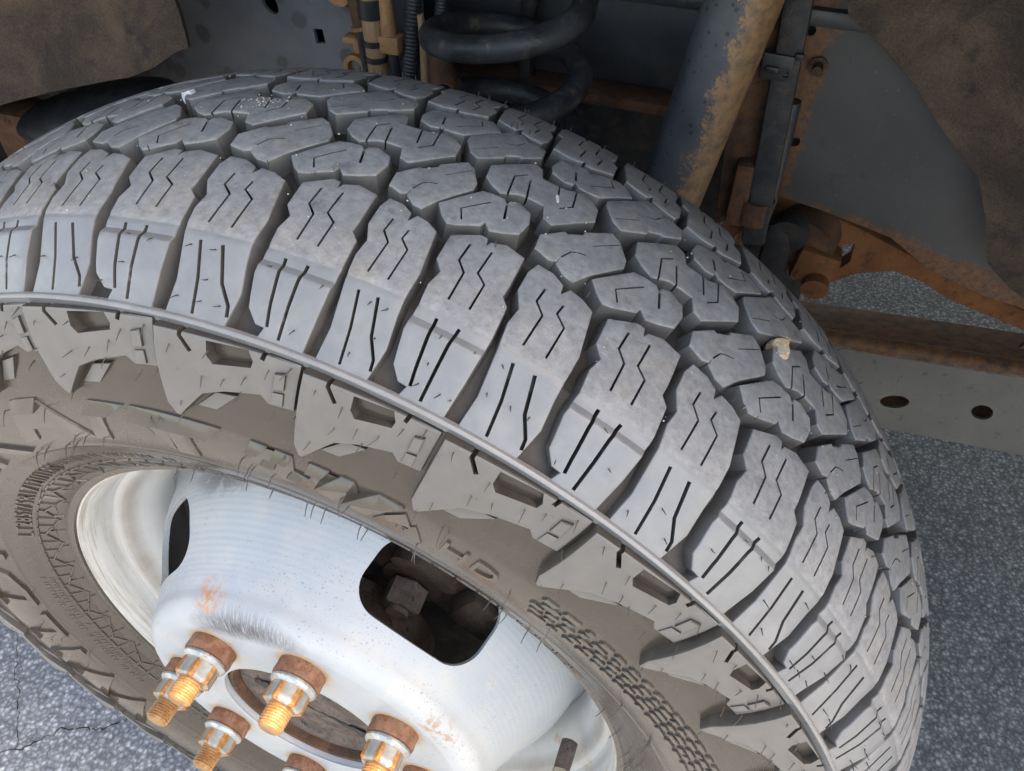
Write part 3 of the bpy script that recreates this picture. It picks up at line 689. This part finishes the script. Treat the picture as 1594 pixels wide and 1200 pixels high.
for k in range(4):
    n = 40; P_ = []; w, h, rr = 49, 28.5, 21
    for cx, cy, a0 in ((w-rr, h-rr, 0), (-(w-rr), h-rr, 90), (-(w-rr), -(h-rr), 180), (w-rr, -(h-rr), 270)):
        P_ += [(cx+rr*math.cos(R_(a0+t)), cy+rr*math.sin(R_(a0+t))) for t in range(0, 91, 10)]
    c = prism(P_, [(-28, 0), (30, 0)])
    # local frame: x tangential, y down the dome towards the hub (-r,-out), z = dome normal
    nrm = Vector((0, -.52, .854)); ydir = Vector((0, .854, .52)); o_ = Vector((0, 9.5, 165.5))
    Mx = Matrix(((1, 0, 0, o_.x), (0, ydir.y, nrm.y, o_.y), (0, ydir.z, nrm.z, o_.z), (0, 0, 0, 1)))
    xf(c, Matrix.Rotation(R_(12.6+ROLL+90*k), 4, 'Y') @ Mx); cut.append(c)
D = bool_cut(D, cut)
for v in D.verts: v.co /= 1000
link('disc', to_mesh(D, 'disc', 30, M['white']), None, wheel)
# valve
va = R_(84+ROLL); vm = thing('tmp', '', '')
bpy.data.objects.remove(vm)
Vm = Matrix.Translation((.1985*math.sin(va), .0, .1985*math.cos(va))) @ Matrix.Rotation(va, 4, 'Y')
vs = link('valve_stem', to_mesh(xf(revolve([(0, .030), (.0068, .030), (.0068, .014), (.0064, .006), (.0045, .004), (0, .004)], 20), Vm), 'valve_stem', 35, M['hub']), None, wheel)
hexp = [(.0062*math.cos(R_(60*k)), .0062*math.sin(R_(60*k))) for k in range(6)]
def hex_nut(af, h0, h1, ch=.0008):
    rr = af/2/math.cos(math.pi/6); P_ = [(rr*1000*math.cos(R_(60*k)), rr*1000*math.sin(R_(60*k))) for k in range(6)]
    b = prism(P_, [(h0*1000, 0), ((h1-ch)*1000, 0), (h1*1000, -ch*1500)])
    for v in b.verts: v.co = Vector((v.co.x/1000, -v.co.z/1000, v.co.y/1000))
    return b
link('valve_nut', to_mesh(xf(hex_nut(.0125, -.006, .003), Vm), 'valve_nut', 25, M['brass']), None, vs)
link('valve_cap', to_mesh(xf(revolve([(0, -.016), (.0042, -.0158), (.0048, -.014), (.0048, -.002), (0, -.002)], 20), Vm), 'valve_cap', 35, M['plastic']), None, vs)
# hub in the bore
hub = thing('wheel_hub', 'scaly rust-brown hub face recessed in the centre bore of the wheel', 'hub')
hp = [(0, -.0335), (.030, -.0335), (.032, -.032), (.050, -.0315), (.052, -.0335), (.0635, -.0335), (.0655, -.032), (.066, -.02), (.066, .05), (0, .05)]
H = revolve(hp, 96)
link('hub_face', to_mesh(H, 'hub_face', 40, M['hub']), None, hub)
bm = bmesh.new(); random.seed(4)
L = []
for i in range(30):
    t = i/29; x = -.050+.105*t; z = .012-.030*t+random.uniform(-.002, .002); w = .004*(1+.8*math.sin(t*9))*random.uniform(.5, 1.1)
    L.append((bm.verts.new((x, -.0341, z+w)), bm.verts.new((x, -.0341, z-w))))
for a, b in zip(L, L[1:]): bm.faces.new((a[0], b[0], b[1], a[1]))
link('grease_streak', to_mesh(bm, 'grease_streak', 0, M['dark']), None, hub)
link('hub_rim', to_mesh(revolve([(.0665, .0), (.0665, -.036), (.0672, -.0395), (.0692, -.0402), (.0708, -.0390), (.0710, .0)], 96), 'hub_rim', 40, M['rustdark']), None, hub)
# studs with nuts
def zincnut():
    m = M['zinc'].copy(); return m
names = {0: 'leftmost lug stud, half hidden behind its taller neighbour', 1: 'upper left lug stud with rusty collar and long bright thread', 2: 'lug stud standing over the top of the hub bore',
         3: 'lug stud on the right side of the hub bore', 4: 'lowest right lug stud, only its rusty collar in view', 5: 'lug stud below the hub out of sight', 6: 'lug stud at the bottom edge, mostly cut off below its flange', 7: 'lug stud at lower left against the black sidewall'}
BASE = -.0455
col_m = to_mesh(revolve([(0, 0), (.0172, 0), (.0176, -.0008), (.0174, -.004), (.0177, -.009), (.0171, -.0105), (.0155, -.0108), (0, -.0108)], 40), 'collar', 35, M['rust'])
fl_m = to_mesh(revolve([(0, -.0108), (.0160, -.0108), (.0168, -.0118), (.0168, -.0132), (.0160, -.0143), (.0140, -.0158), (0, -.0158)], 40), 'flange', 35, M['zinc'])
nm = hex_nut(.0248, .0155, .0280, .0012)
m = new_mat('rusty_nut', .45, .5, .45); T = NT(m); T.coords(False); X, Y, Z = T.sep()
an = T.math('PINGPONG', T.math('ARCTAN2', Z, X), math.pi/6)      # 0 on the corners of the hexagon
e = T.math('ADD', T.math('MULTIPLY', an, 1.15), T.math('MULTIPLY', T.noise(260, 5, .7), .55))
c = T.mix(T.ramp(e, [(.44, 1), (.58, 0)]), T.ramp(T.noise(120, 4), [(.35, (.24, .26, .27)), (.7, (.46, .45, .41))]), T.ramp(T.noise(300, 4), [(.35, (.30, .12, .04)), (.65, (.52, .26, .09))]))
T.color(c); T.bump(T.noise(900, 4), .3, .0003); M['nut'] = m
nut_m = to_mesh(nm, 'nut', 25, M['nut'])
sp_ = [(0, -.02)]; y = -.020
sp_.append((.0086, y))
while y > -.0420:
    sp_ += [(.0089, y), (.0089, y-.0004), (.0078, y-.0011), (.0078, y-.0014)]; y -= .0019
sp_ += [(.0078, -.0424), (.0066, -.0434), (0, -.0434)]
stud_m = to_mesh(revolve(sp_, 28), 'stud', 40, M['thread'])
for k in range(8):
    a = R_(BOLT0-45*k); loc = (.1003*math.cos(a), BASE, .1003*math.sin(a))
    t = thing('lug_stud', names[k], 'lug nut', 'lug studs in a ring around the hub', loc); t.rotation_euler = (0, random.uniform(0, 1), 0)
    for nme, me in (('collar', col_m), ('flange', fl_m), ('nut', nut_m), ('thread', stud_m)): link(nme, me, None, t)
# brake caliper and bolt behind the hand hole
cal = thing('brake_caliper', 'dark rusty brake caliper bracket with a hex nut seen through the hand hole', 'brake caliper')
Rm = Matrix.Rotation(R_(33), 4, 'Y')
nutc = Vector((.054, .034, .090))
link('bracket', to_mesh(merge([box(.085, .062, .098, .13, .03, .085, .012, Rm), tube([(.055, .06, .092), (.055, .045, .092)], .024, 28), tube([(.075, .085, .135), (.070, .036, .122)], .026, 28), box(.115, .055, .085, .05, .05, .05, .014, Rm)]), 'bracket', 40, M['deeprust']), None, cal)
bt = link('bolt', to_mesh(merge([xf(hex_nut(.027, -.008, .011, .0012), Matrix.Translation(nutc) @ Matrix.Rotation(R_(10), 4, 'X')), tube([nutc+Vector((0, .02, 0)), nutc+Vector((0, -.015, -.003))], .0085, 20)]), 'bolt', 30, M['hub']), None, cal)
bp_ = [(.175, .10), (.185, .07), (.18, .052), (.02, .047), (.02, .07), (.06, .10)]
sh_ = thing('brake_dust_shield', 'blackened backing plate behind the wheel disc', 'brake shield')
link('shield', to_mesh(revolve([(.02, .078), (.178, .080), (.188, .10), (.184, .104), (.175, .086), (.02, .084)], 64, close=True), 'shield', 40, M['dark']), None, sh_)
# axle behind the wheel
ax = link('axle_tube', to_mesh(merge([tube([(0, .085, 0), (0, .20, 0)], .085, 32), tube([(0, .2, 0), (0, .30, 0)], .06, 32)]), 'axle_tube', 40, M['rustdark']))
tag(ax, 'dark front axle end inboard of the wheel', 'axle')
# ------------------------------------------------------------------ wheel well
# coil spring
def helix(t):
    # t in turns, downwards; starts at right, comes round the front to the left, back, right...
    a = 2*math.pi*t; return Vector((.0065+.0616*math.cos(a), .385-.0616*math.sin(a), .4085-.058*t))
cs = link('coil_spring', to_mesh(tube([helix(-1.2+i/48) for i in range(0, int(48*6.2))], .0105, 20), 'coil_spring', 40, M['coil']))
tag(cs, 'thick dusty black coil spring standing behind the top of the tyre', 'coil spring')
# shock absorber
sa = thing('shock_absorber', 'fat dusty blue-grey shock absorber with rust down one flank', 'shock absorber', None, (.178, .375, .36))
ax_ = Vector((.022, .0, .13)).normalized(); rot = ax_.to_track_quat('Z', 'X').to_matrix().to_4x4()
sb = link('body', to_mesh(xf(revolve([(0, -.30), (.0255, -.30), (.0262, -.295), (.0270, .085), (.0265, .087), (.0290, .090), (.0295, .094), (.0295, .24), (0, .24)], 48), Matrix.Rotation(R_(90), 4, 'X')), 'body', 40, M['shock']), None, sa)
sb.matrix_basis = rot
ey = link('lower_eye', to_mesh(tube([(0, -.02, -.33), (0, .02, -.33)], .026, 24), 'lower_eye', 40, M['rustdark']), None, sa); ey.matrix_basis = rot
# frame rail behind the spring
fr = thing('frame_rail', 'black painted chassis rail behind the coil spring', 'frame rail')
link('web', to_mesh(box(.10, .515, .355, 1.3, .03, .085, .006), 'web', 40, M['blackpaint']), None, fr)
link('flange', to_mesh(box(.10, .495, .407, 1.3, .07, .014, .004), 'flange', 40, M['blackpaint']), None, fr)
link('flange', to_mesh(box(.10, .50, .306, 1.3, .055, .012, .004), 'flange', 40, M['rustdark']), None, fr)
link('lower_web', to_mesh(box(.06, .53, .22, .36, .03, .16, .006), 'lower_web', 40, M['dark']), None, fr)
link('gusset', to_mesh(box(-.008, .492, .34, .012, .02, .09, .004), 'gusset', 40, M['dark']), None, fr)
link('upper_web', to_mesh(box(.10, .515, .52, 1.3, .03, .21, .006), 'upper_web', 40, M['blackpaint']), None, fr)
# apron with holes
ap = link('splash_apron', to_mesh(plate([(-.56, .20), (-.56, .62), (-.085, .62), (-.10, .20)], .43, .004, .0015,
     [[(-.2085, .3505), (-.1985, .3515), (-.1970, .3385), (-.2075, .3370)], circle_poly(-.252, .368, .0105, .0075, 18, -.9)]), 'splash_apron', 35, M['apron']))
tag(ap, 'grey water-spotted steel apron with a square hole behind the tyre', 'apron')
bk = link('inner_wall', to_mesh(box(-.3, .56, .3, 1.2, .02, .7), 'inner_wall', 40, M['dark'])); tag(bk, 'black engine bay wall behind the apron', 'panel')
# left felt liner (wavy hanging flap)
def flap(poly_fn, nx, nz, th, name, mat):
    bm = bmesh.new(); rows = []
    for i in range(nx+1):
        rows.append([bm.verts.new(poly_fn(i/nx, j/nz)) for j in range(nz+1)])
    fs = []
    for i in range(nx):
        for j in range(nz): fs.append(bm.faces.new((rows[i][j], rows[i+1][j], rows[i+1][j+1], rows[i][j+1])))
    bmesh.ops.recalc_face_normals(bm, faces=bm.faces[:]); bmesh.ops.solidify(bm, geom=bm.faces[:], thickness=th)
    return to_mesh(bm, name, 50, M[mat])
lx = [(-.95, .20), (-.60, .255), (-.53, .268), (-.464, .290), (-.422, .310), (-.347, .327), (-.302, .338), (-.275, .350), (-.248, .369)]
def lf(u, v):
    x = -.95+(-.243+.95)*u; zb = float(np.interp(x, [a for a, b in lx], [b for a, b in lx])); z = zb+(.66-zb)*v
    xx = x+(.022*v*(1 if u > .6 else 0))*u
    return Vector((xx, .268+.012*math.sin(x*31)+.010*math.sin(z*28+x*9)+(.03*max(0, u-.85)/.15)+.03*v, z))
ll = link('fender_liner', flap(lf, 70, 24, .005, 'fender_liner', 'felt'))
tag(ll, 'brown felt fender liner flap hanging at upper left', 'fender liner')
# dark moulded trim under the flap
bm = bmesh.new(); bmesh.ops.create_uvsphere(bm, u_segments=32, v_segments=16, radius=1)
for v in bm.verts: v.co = Vector((math.copysign(abs(v.co.x)**.8, v.co.x)*.105, v.co.y*.05, v.co.z*.022))
xf(bm, Matrix.Translation((-.415, .335, .272)) @ Matrix.Rotation(R_(-17), 4, 'Y'))
o = link('trim_duct', to_mesh(bm, 'trim_duct', 60, M['plastic'])); tag(o, 'smooth black plastic duct under the felt flap', 'duct')
o = link('rust_bracket', to_mesh(merge([box(-.52, .36, .20, .12, .05, .09, .012), tube([(-.58, .33, .16), (-.46, .34, .235)], .018, 16)]), 'rust_bracket', 40, M['rustdark'])); tag(o, 'dim rusty bracket in the dark at the left edge', 'bracket')
# hoses and clips
h1 = thing('brake_hose', 'dusty tan hose with black bands hanging behind the tyre', 'hose')
pts = [Vector((-.129+.004*t, .400, .47-.17*t)) for t in [i/24 for i in range(25)]]
link('hose', to_mesh(tube(pts, .0092, 20), 'hose', 50, M['tanhose']), None, h1)
for z, hh, rr in ((.386, .016, .0108), (.357, .005, .0102), (.343, .005, .0102)):
    t = (.47-z)/.17; link('band', to_mesh(tube([(-.129+.004*t, .400, z+hh/2), (-.129+.004*t, .400, z-hh/2)], rr, 20), 'band', 40, M['plastic']), None, h1)
link('strap', to_mesh(box(-.146, .402, .388, .030, .006, .010, .002), 'strap', 40, M['plastic']), None, h1)
h2 = thing('sensor_plug', 'brown cable plug with square collar beside the tan hose', 'connector')
link('body', to_mesh(tube([(-.117, .405, .42), (-.112, .402, .363)], lambda i: (.0062, .0072)[i], 14), 'body', 40, M['tan']), None, h2)
link('collar', to_mesh(box(-.1105, .402, .3575, .020, .016, .0155, .002), 'collar', 35, M['tan']), None, h2)
link('cable', to_mesh(tube([(-.110, .402, .355), (-.1085, .402, .33), (-.1085, .40, .27)], .0044, 12), 'cable', 40, M['plastic']), None, h2)
h3 = thing('cable_clip', 'tan plastic cable clip left of the tan hose', 'clip')
link('clip_body', to_mesh(merge([box(-.1465, .404, .3555, .022, .014, .006, .0015), box(-.1425, .404, .349, .012, .012, .010, .002)]), 'clip_body', 35, M['tan']), None, h3)
link('lower_loop', to_mesh(xf(merge([revolve([(.007, -.004), (.0115, -.004), (.0115, .004), (.007, .004)], 32, close=True)]), Matrix.Translation((-.149, .402, .331))), 'lower_loop', 35, M['tan']), None, h3)
link('rod', to_mesh(tube([(-.139, .398, .372), (-.1345, .398, .32)], .0042, 12), 'rod', 40, M['plastic']), None, h3)
link('ferrule', to_mesh(tube([(-.1435, .399, .41), (-.139, .399, .366)], lambda i: (.0062, .0058)[i], 16), 'ferrule', 40, M['rustdark']), None, h3)
link('ferrule_ring', to_mesh(tube([(-.1395, .399, .3695), (-.139, .399, .3665)], .0078, 16), 'ferrule_ring', 40, M['tan']), None, h3)
o = link('tan_cap', to_mesh(tube([(-.157, .410, .398), (-.157, .396, .394)], .0115, 20), 'tan_cap', 40, M['tan'])); tag(o, 'round tan cap at the top edge left of the hose', 'cap')
def conduit(p0, p1, r, n, label):
    pts = []; rad = []
    for i in range(n*4):
        t = i/(n*4-1); pts.append(Vector(p0).lerp(Vector(p1), t)+Vector((.006*math.sin(t*3), 0, 0))); rad.append(r if (i % 4) < 2 else r*.86)
    o = link('corrugated_conduit', to_mesh(tube(pts, lambda i: rad[i], 18), 'corrugated_conduit', 60, M['plastic'])); tag(o, label, 'conduit', 'corrugated conduits')
conduit((-.085, .41, .48), (-.108, .405, .28), .0078, 60, 'thicker corrugated black conduit right of the tan hose')
conduit((-.064, .42, .48), (-.078, .42, .345), .0062, 48, 'thinner corrugated black conduit left of the coil spring')
o = link('steel_pipe', to_mesh(tube([(-.0815, .404, .385), (-.0795, .404, .36), (-.082, .404, .27)], lambda i: (.0030, .0042, .0046)[i], 12), 'steel_pipe', 40, M['tanhose'])); tag(o, 'slim drab pipe between the conduits and the coil spring', 'pipe')
o = link('rubber_bush', to_mesh(merge([tube([(-.066, .405, .365), (-.060, .40, .325)], lambda i: (.010, .013)[i], 16), box(-.054, .40, .325, .016, .02, .02, .005)]), 'rubber_bush', 40, M['rustdark'])); tag(o, 'grimy rubber bush below the left end of the coil', 'bush')
o = link('cable_lead', to_mesh(tube([(.0005, .474, .44), (-.001, .470, .402), (.001, .468, .388), (-.001, .470, .375)], lambda i: (.004, .006, .0075, .004)[i], 12), 'cable_lead', 50, M['dark'])); tag(o, 'short black cable hanging behind the coil spring', 'cable')
# rusty channel and tie strap to the right of the shock
ch = thing('channel_bracket', 'rust-flaked upright channel right of the shock absorber', 'bracket')
link('web', to_mesh(xf(box(0, 0, 0, .030, .010, .34, .002), Matrix.Translation((.2145, .432, .375)) @ Matrix.Rotation(R_(-4), 4, 'Y')), 'web', 35, M['rustdark']), None, ch)
link('strap', to_mesh(xf(box(0, 0, 0, .021, .012, .36, .003), Matrix.Translation((.2375, .415, .40)) @ Matrix.Rotation(R_(-3.5), 4, 'Y')), 'strap', 35, M['grime']), None, ch)
link('foot', to_mesh(merge([tube([(.243, .42, .262), (.243, .42, .24)], .015, 16), box(.228, .42, .265, .018, .02, .06, .004)]), 'foot', 40, M['rustdark']), None, ch)
cl = thing('harness_clip', 'black moulded clip on the strap beside the dark plate', 'clip')
link('clip_plate', to_mesh(xf(plate([(-.012, -.010), (.012, -.009), (.0115, .010), (-.012, .0105)], 0, .005, .0008, [[(.006, -.006), (.010, -.006), (.010, -.001), (.006, -.001)]]), Matrix.Translation((.231, .406, .380))), 'clip_plate', 30, M['plastic']), None, cl)
link('latch', to_mesh(box(.228, .4045, .379, .010, .003, .005, .001), 'latch', 30, M['plastic']), None, cl)
link('tongue', to_mesh(box(.2455, .408, .3905, .007, .006, .005, .0015), 'tongue', 30, M['plastic']), None, cl)
o = link('round_tube', to_mesh(tube([(.2535, .440, .345), (.2545, .440, .31), (.256, .44, .25), (.252, .44, .215)], .0075, 16), 'round_tube', 50, M['blackpaint'])); tag(o, 'thin black tube along the edge of the dark plate', 'tube')
# dark plate with holes, rusty left margin
m = new_mat('plate_rusty_edge', .55, .4); T = NT(m); T.coords(); X, Y, Z = T.sep()
base = T.ramp(T.noise(8, 4, .6), [(.35, (.052, .052, .054)), (.7, (.080, .078, .076))])
lft = T.math('ADD', T.math('MULTIPLY', T.math('SUBTRACT', .268, X), 22), T.math('MULTIPLY', T.noise(40, 7, .75), .9))
rm = T.ramp(lft, [(.42, 0), (.62, 1)])
# the lower margin runs from (.25,.24) down to (.51,.18)
low = T.math('SUBTRACT', T.math('SUBTRACT', .317, T.math('MULTIPLY', X, .21)), Z)
low = T.math('ADD', T.math('MULTIPLY', low, 22), T.math('MULTIPLY', T.noise(34, 7, .75), 1.3))
rm2 = T.ramp(low, [(.85, 0), (1.0, 1)])
rc = T.ramp(T.noise(160, 5, .7), [(.35, (.085, .045, .028)), (.65, (.20, .095, .045))])
c = T.mix(T.math('MAXIMUM', rm, rm2), base, rc); c = T.mix(T.ramp(T.noise(22, 7, .75), [(.60, 0), (.70, .6)]), c, (.03, .03, .032)); c = T.mix(T.ramp(T.noise(420, 2, .5), [(.72, 0), (.76, .6)]), c, (.25, .20, .15)); T.color(c); T.bump(T.noise(260, 5, .65), .3, .0008); M['plate'] = m
pl_ = link('inner_plate', to_mesh(plate([(.215, .55), (.30, .55), (.52, .50), (.56, .165), (.505, .176), (.455, .184), (.409, .198), (.365, .224), (.30, .238), (.252, .246), (.243, .33)], .468, .006, .0015,
     [circle_poly(.2485, .394, .0042), circle_poly(.260, .300, .0046)]), 'inner_plate', 35, M['plate']))
tag(pl_, 'dark grey splash plate with round holes and a rusty left margin', 'plate')
o = link('plate_bolt', to_mesh(merge([tube([(.2595, .470, .367), (.2595, .458, .366)], .0036, 14), xf(revolve([(.0046, 0), (.0078, 0), (.0078, -.003), (.0046, -.003)], 24, close=True), Matrix.Translation((.2595, .4665, .367)))]), 'plate_bolt', 35, M['rustdark'])); tag(o, 'rusty stud in the upper left of the dark plate', 'bolt')
bk2 = link('inner_wall', to_mesh(box(.40, .56, .42, .60, .02, .32), 'inner_wall', 40, M['dark'])); tag(bk2, 'black wall seen through the holes of the dark plate', 'panel')
# right felt liner: its free edge curves over the plate
ex = [(.66, .245), (.55, .252), (.445, .263), (.417, .268), (.370, .330), (.345, .360), (.318, .392), (.285, .416), (.240, .432), (.19, .462)]
def rf(u, v):
    z = .62-(.62-.150)*v; xe = float(np.interp(z, [.150, .185, .219, .246, .281, .316, .343, .370, .403, .417, .431, .62], [.500, .518, .463, .432, .419, .399, .363, .334, .294, .269, .264, .262]))
    x = xe+(.90-xe)*u
    if z < .24: pass
    return Vector((x, .430-.30*max(0, u-.02)**1.2+.008*math.sin(z*26+x*8)+.006*math.sin(x*40), z))
rl = link('fender_liner', flap(rf, 36, 60, .005, 'fender_liner', 'felt'))
tag(rl, 'mud-brown felt fender liner filling the upper right corner', 'fender liner')
# muddy control arm end below the plate
arm = thing('control_arm', 'orange mud-caked suspension arm end with bushing and hex bolt', 'control arm')
link('arm_web', to_mesh(plate([(.236, .225), (.268, .226), (.300, .214), (.360, .196), (.470, .158), (.62, .120), (.62, .100), (.455, .138), (.425, .152), (.395, .158), (.362, .146), (.341, .129), (.309, .121), (.262, .150), (.24, .19)], .525, .022, .003,
     [[(.340, .178), (.350, .181), (.352, .160), (.345, .150), (.338, .160)]]), 'arm_web', 35, M['mud']), None, arm)
bs_ = link('bushing', to_mesh(tube([(.302, .530, .185), (.296, .497, .180)], .034, 28), 'bushing', 40, M['rustdark']), None, arm)
link('bushing_eye', to_mesh(merge([box(.276, .500, .178, .030, .03, .062, .008), tube([(.286, .50, .202), (.283, .485, .199)], .018, 18)]), 'bushing_eye', 35, M['dark']), None, arm)
bb = link('bolt_boss', to_mesh(box(.317, .500, .166, .042, .03, .040, .006, Matrix.Rotation(R_(8), 4, 'Y')), 'bolt_boss', 35, M['mud']), None, arm)
link('bolt_head', to_mesh(tube([(.322, .49, .152), (.322, .477, .149)], .0135, 20), 'bolt_head', 35, M['mud']), None, bb)
# crossmember low on the right
m = new_mat('crossmember_steel', .6, .4); T = NT(m); T.coords(); X, Y, Z = T.sep()
c = T.ramp(T.noise(10, 5, .6), [(.3, (.150, .142, .128)), (.7, (.205, .196, .178))])
c = T.mix(T.ramp(T.noise(70, 6, .75), [(.58, 0), (.68, .7)]), c, (.06, .055, .05))
up = T.math('ADD', T.math('MULTIPLY', T.math('ADD', Z, .0), 46), T.math('MULTIPLY', T.noise(45, 7, .75), 1.2))
c = T.mix(T.ramp(T.math('MULTIPLY', up, .4), [(.62, 0), (.72, 1)]), c, T.ramp(T.noise(60, 6, .75), [(.35, (.04, .028, .022)), (.65, (.22, .095, .035))]))
T.color(c); T.bump(T.noise(300, 5), .4, .0012); M['xm'] = m
xm = thing('crossmember', 'grey steel crossmember with rusty top edge and two slotted holes', 'crossmember', None, (.50, .66, -.065))
L_, t0 = 1.1, .088
pr = [(-.0, -.088), (0, -.088)]
poly = [(-.45, -.088), (.9, -.088), (.9, .030), (-.45, .030)]
bm = plate(poly, 0, .006, .002, [circle_poly(-.003, -.044, .018, .0095, 20, .22), circle_poly(.100, -.036, .0125, .0105, 20, 0)])
b2 = box(.225, .055, .033, 1.35, .11, .010, .003)
b3 = tube([(-.45, .006, .030), (.9, .006, .030)], .012, 16)
xmm = link('channel', to_mesh(merge([bm, b2, b3]), 'channel', 35, M['xm']), None, xm)
XMM = Matrix.Rotation(R_(-6.5), 4, 'Y') @ Matrix.Rotation(R_(-14), 4, 'X') @ Matrix.Rotation(R_(-4), 4, 'Z')
xmm.matrix_basis = XMM
bx_ = link('inner_web', to_mesh(box(.2, .045, -.03, 1.2, .01, .11), 'inner_web', 35, M['rustdark']), None, xm); bx_.matrix_basis = XMM.copy()
# unseen truck body added for its shade: fender over the wheel opening, wheelhouse roof
fe = thing('truck_shade_body', 'unseen truck fender and body boxes above the view, added to shade wheel and ground', 'truck')
YL = -.027; RA = .70
bm = bmesh.new(); rows = []
N = 48
for i in range(N+1):
    a = R_(-100+200*i/N); ri, ro = RA, RA+.012
    top = max(RA+.03, .05)
    x, z = math.sin(a), math.cos(a)
    rows.append([bm.verts.new((RA*x, YL+.03, RA*z)), bm.verts.new((RA*x, YL, RA*z)), bm.verts.new(((RA+.03)*x, YL-.003, (RA+.03)*z)), bm.verts.new(((RA+.10)*x, YL, (RA+.10)*z)), bm.verts.new(((RA+.75)*x, YL+.01, (RA+.55)*z))])
for A, B in zip(rows, rows[1:]):
    for j in range(4): bm.faces.new((A[j], A[j+1], B[j+1], B[j]))
bmesh.ops.solidify(bm, geom=bm.faces[:], thickness=.002)
link('outer_panel', to_mesh(bm, 'outer_panel', 40, M['fender']), None, fe)
bm = bmesh.new(); rows = []
for i in range(N+1):
    a = R_(-75+150*i/N); x, z = math.sin(a), math.cos(a); q = RA+.10
    rows.append([bm.verts.new((q*x, y, q*z)) for y in (YL+.01, .0, .2, .44, .58)])
for A, B in zip(rows, rows[1:]):
    for j in range(4): bm.faces.new((A[j], A[j+1], B[j+1], B[j]))
bmesh.ops.solidify(bm, geom=bm.faces[:], thickness=.004)
link('wheelhouse', to_mesh(bm, 'wheelhouse', 40, M['felt']), None, fe)
link('hood_blocker', to_mesh(box(.35, 1.0, .95, 2.6, 2.0, .30, .05), 'hood_blocker', 40, M['fender']), None, fe)  # this and the next boxes: out of view, added to darken the ground
link('far_side_blocker', to_mesh(box(.3, 2.0, .25, 2.6, .12, 1.1, .05), 'far_side_blocker', 40, M['fender']), None, fe)
link('floor_pan_blocker', to_mesh(box(-1.45, 1.1, .2, 1.4, 1.9, .5, .05), 'floor_pan_blocker', 40, M['dark']), None, fe)
link('bumper_blocker', to_mesh(box(1.35, 1.05, .22, .25, 2.1, .84, .05), 'bumper_blocker', 40, M['fender']), None, fe)  # unseen, reaches low to keep light off the ground
OFF = {'splash_apron': (0, 0, -.021), 'inner_wall': (0, 0, -.02), 'fender_liner': (.003, 0, -.0125), 'fender_liner.001': (-.012, 0, -.014), 'trim_duct': (.004, 0, -.0165), 'rust_bracket': (.005, 0, -.015),
       'coil_spring': (-.003, 0, -.0155), 'shock_absorber': (-.006, 0, -.012), 'frame_rail': (-.006, 0, -.020), 'cable_lead': (-.005, 0, -.021), 'channel_bracket': (-.015, 0, -.0155), 'harness_clip': (-.014, 0, -.015), 'round_tube': (-.0185, 0, -.017),
       'inner_plate': (-.0135, 0, -.019), 'plate_bolt': (-.0115, 0, -.018), 'control_arm': (-.0175, 0, -.0235), 'crossmember': (-.033, 0, -.0325)}
for n_ in ('brake_hose', 'sensor_plug', 'cable_clip', 'tan_cap', 'corrugated_conduit', 'corrugated_conduit.001', 'steel_pipe', 'rubber_bush'): OFF[n_] = (-.001, 0, -.018)
for n_, d_ in OFF.items(): bpy.data.objects[n_].location += Vector(d_)
S.render.engine = 'CYCLES'
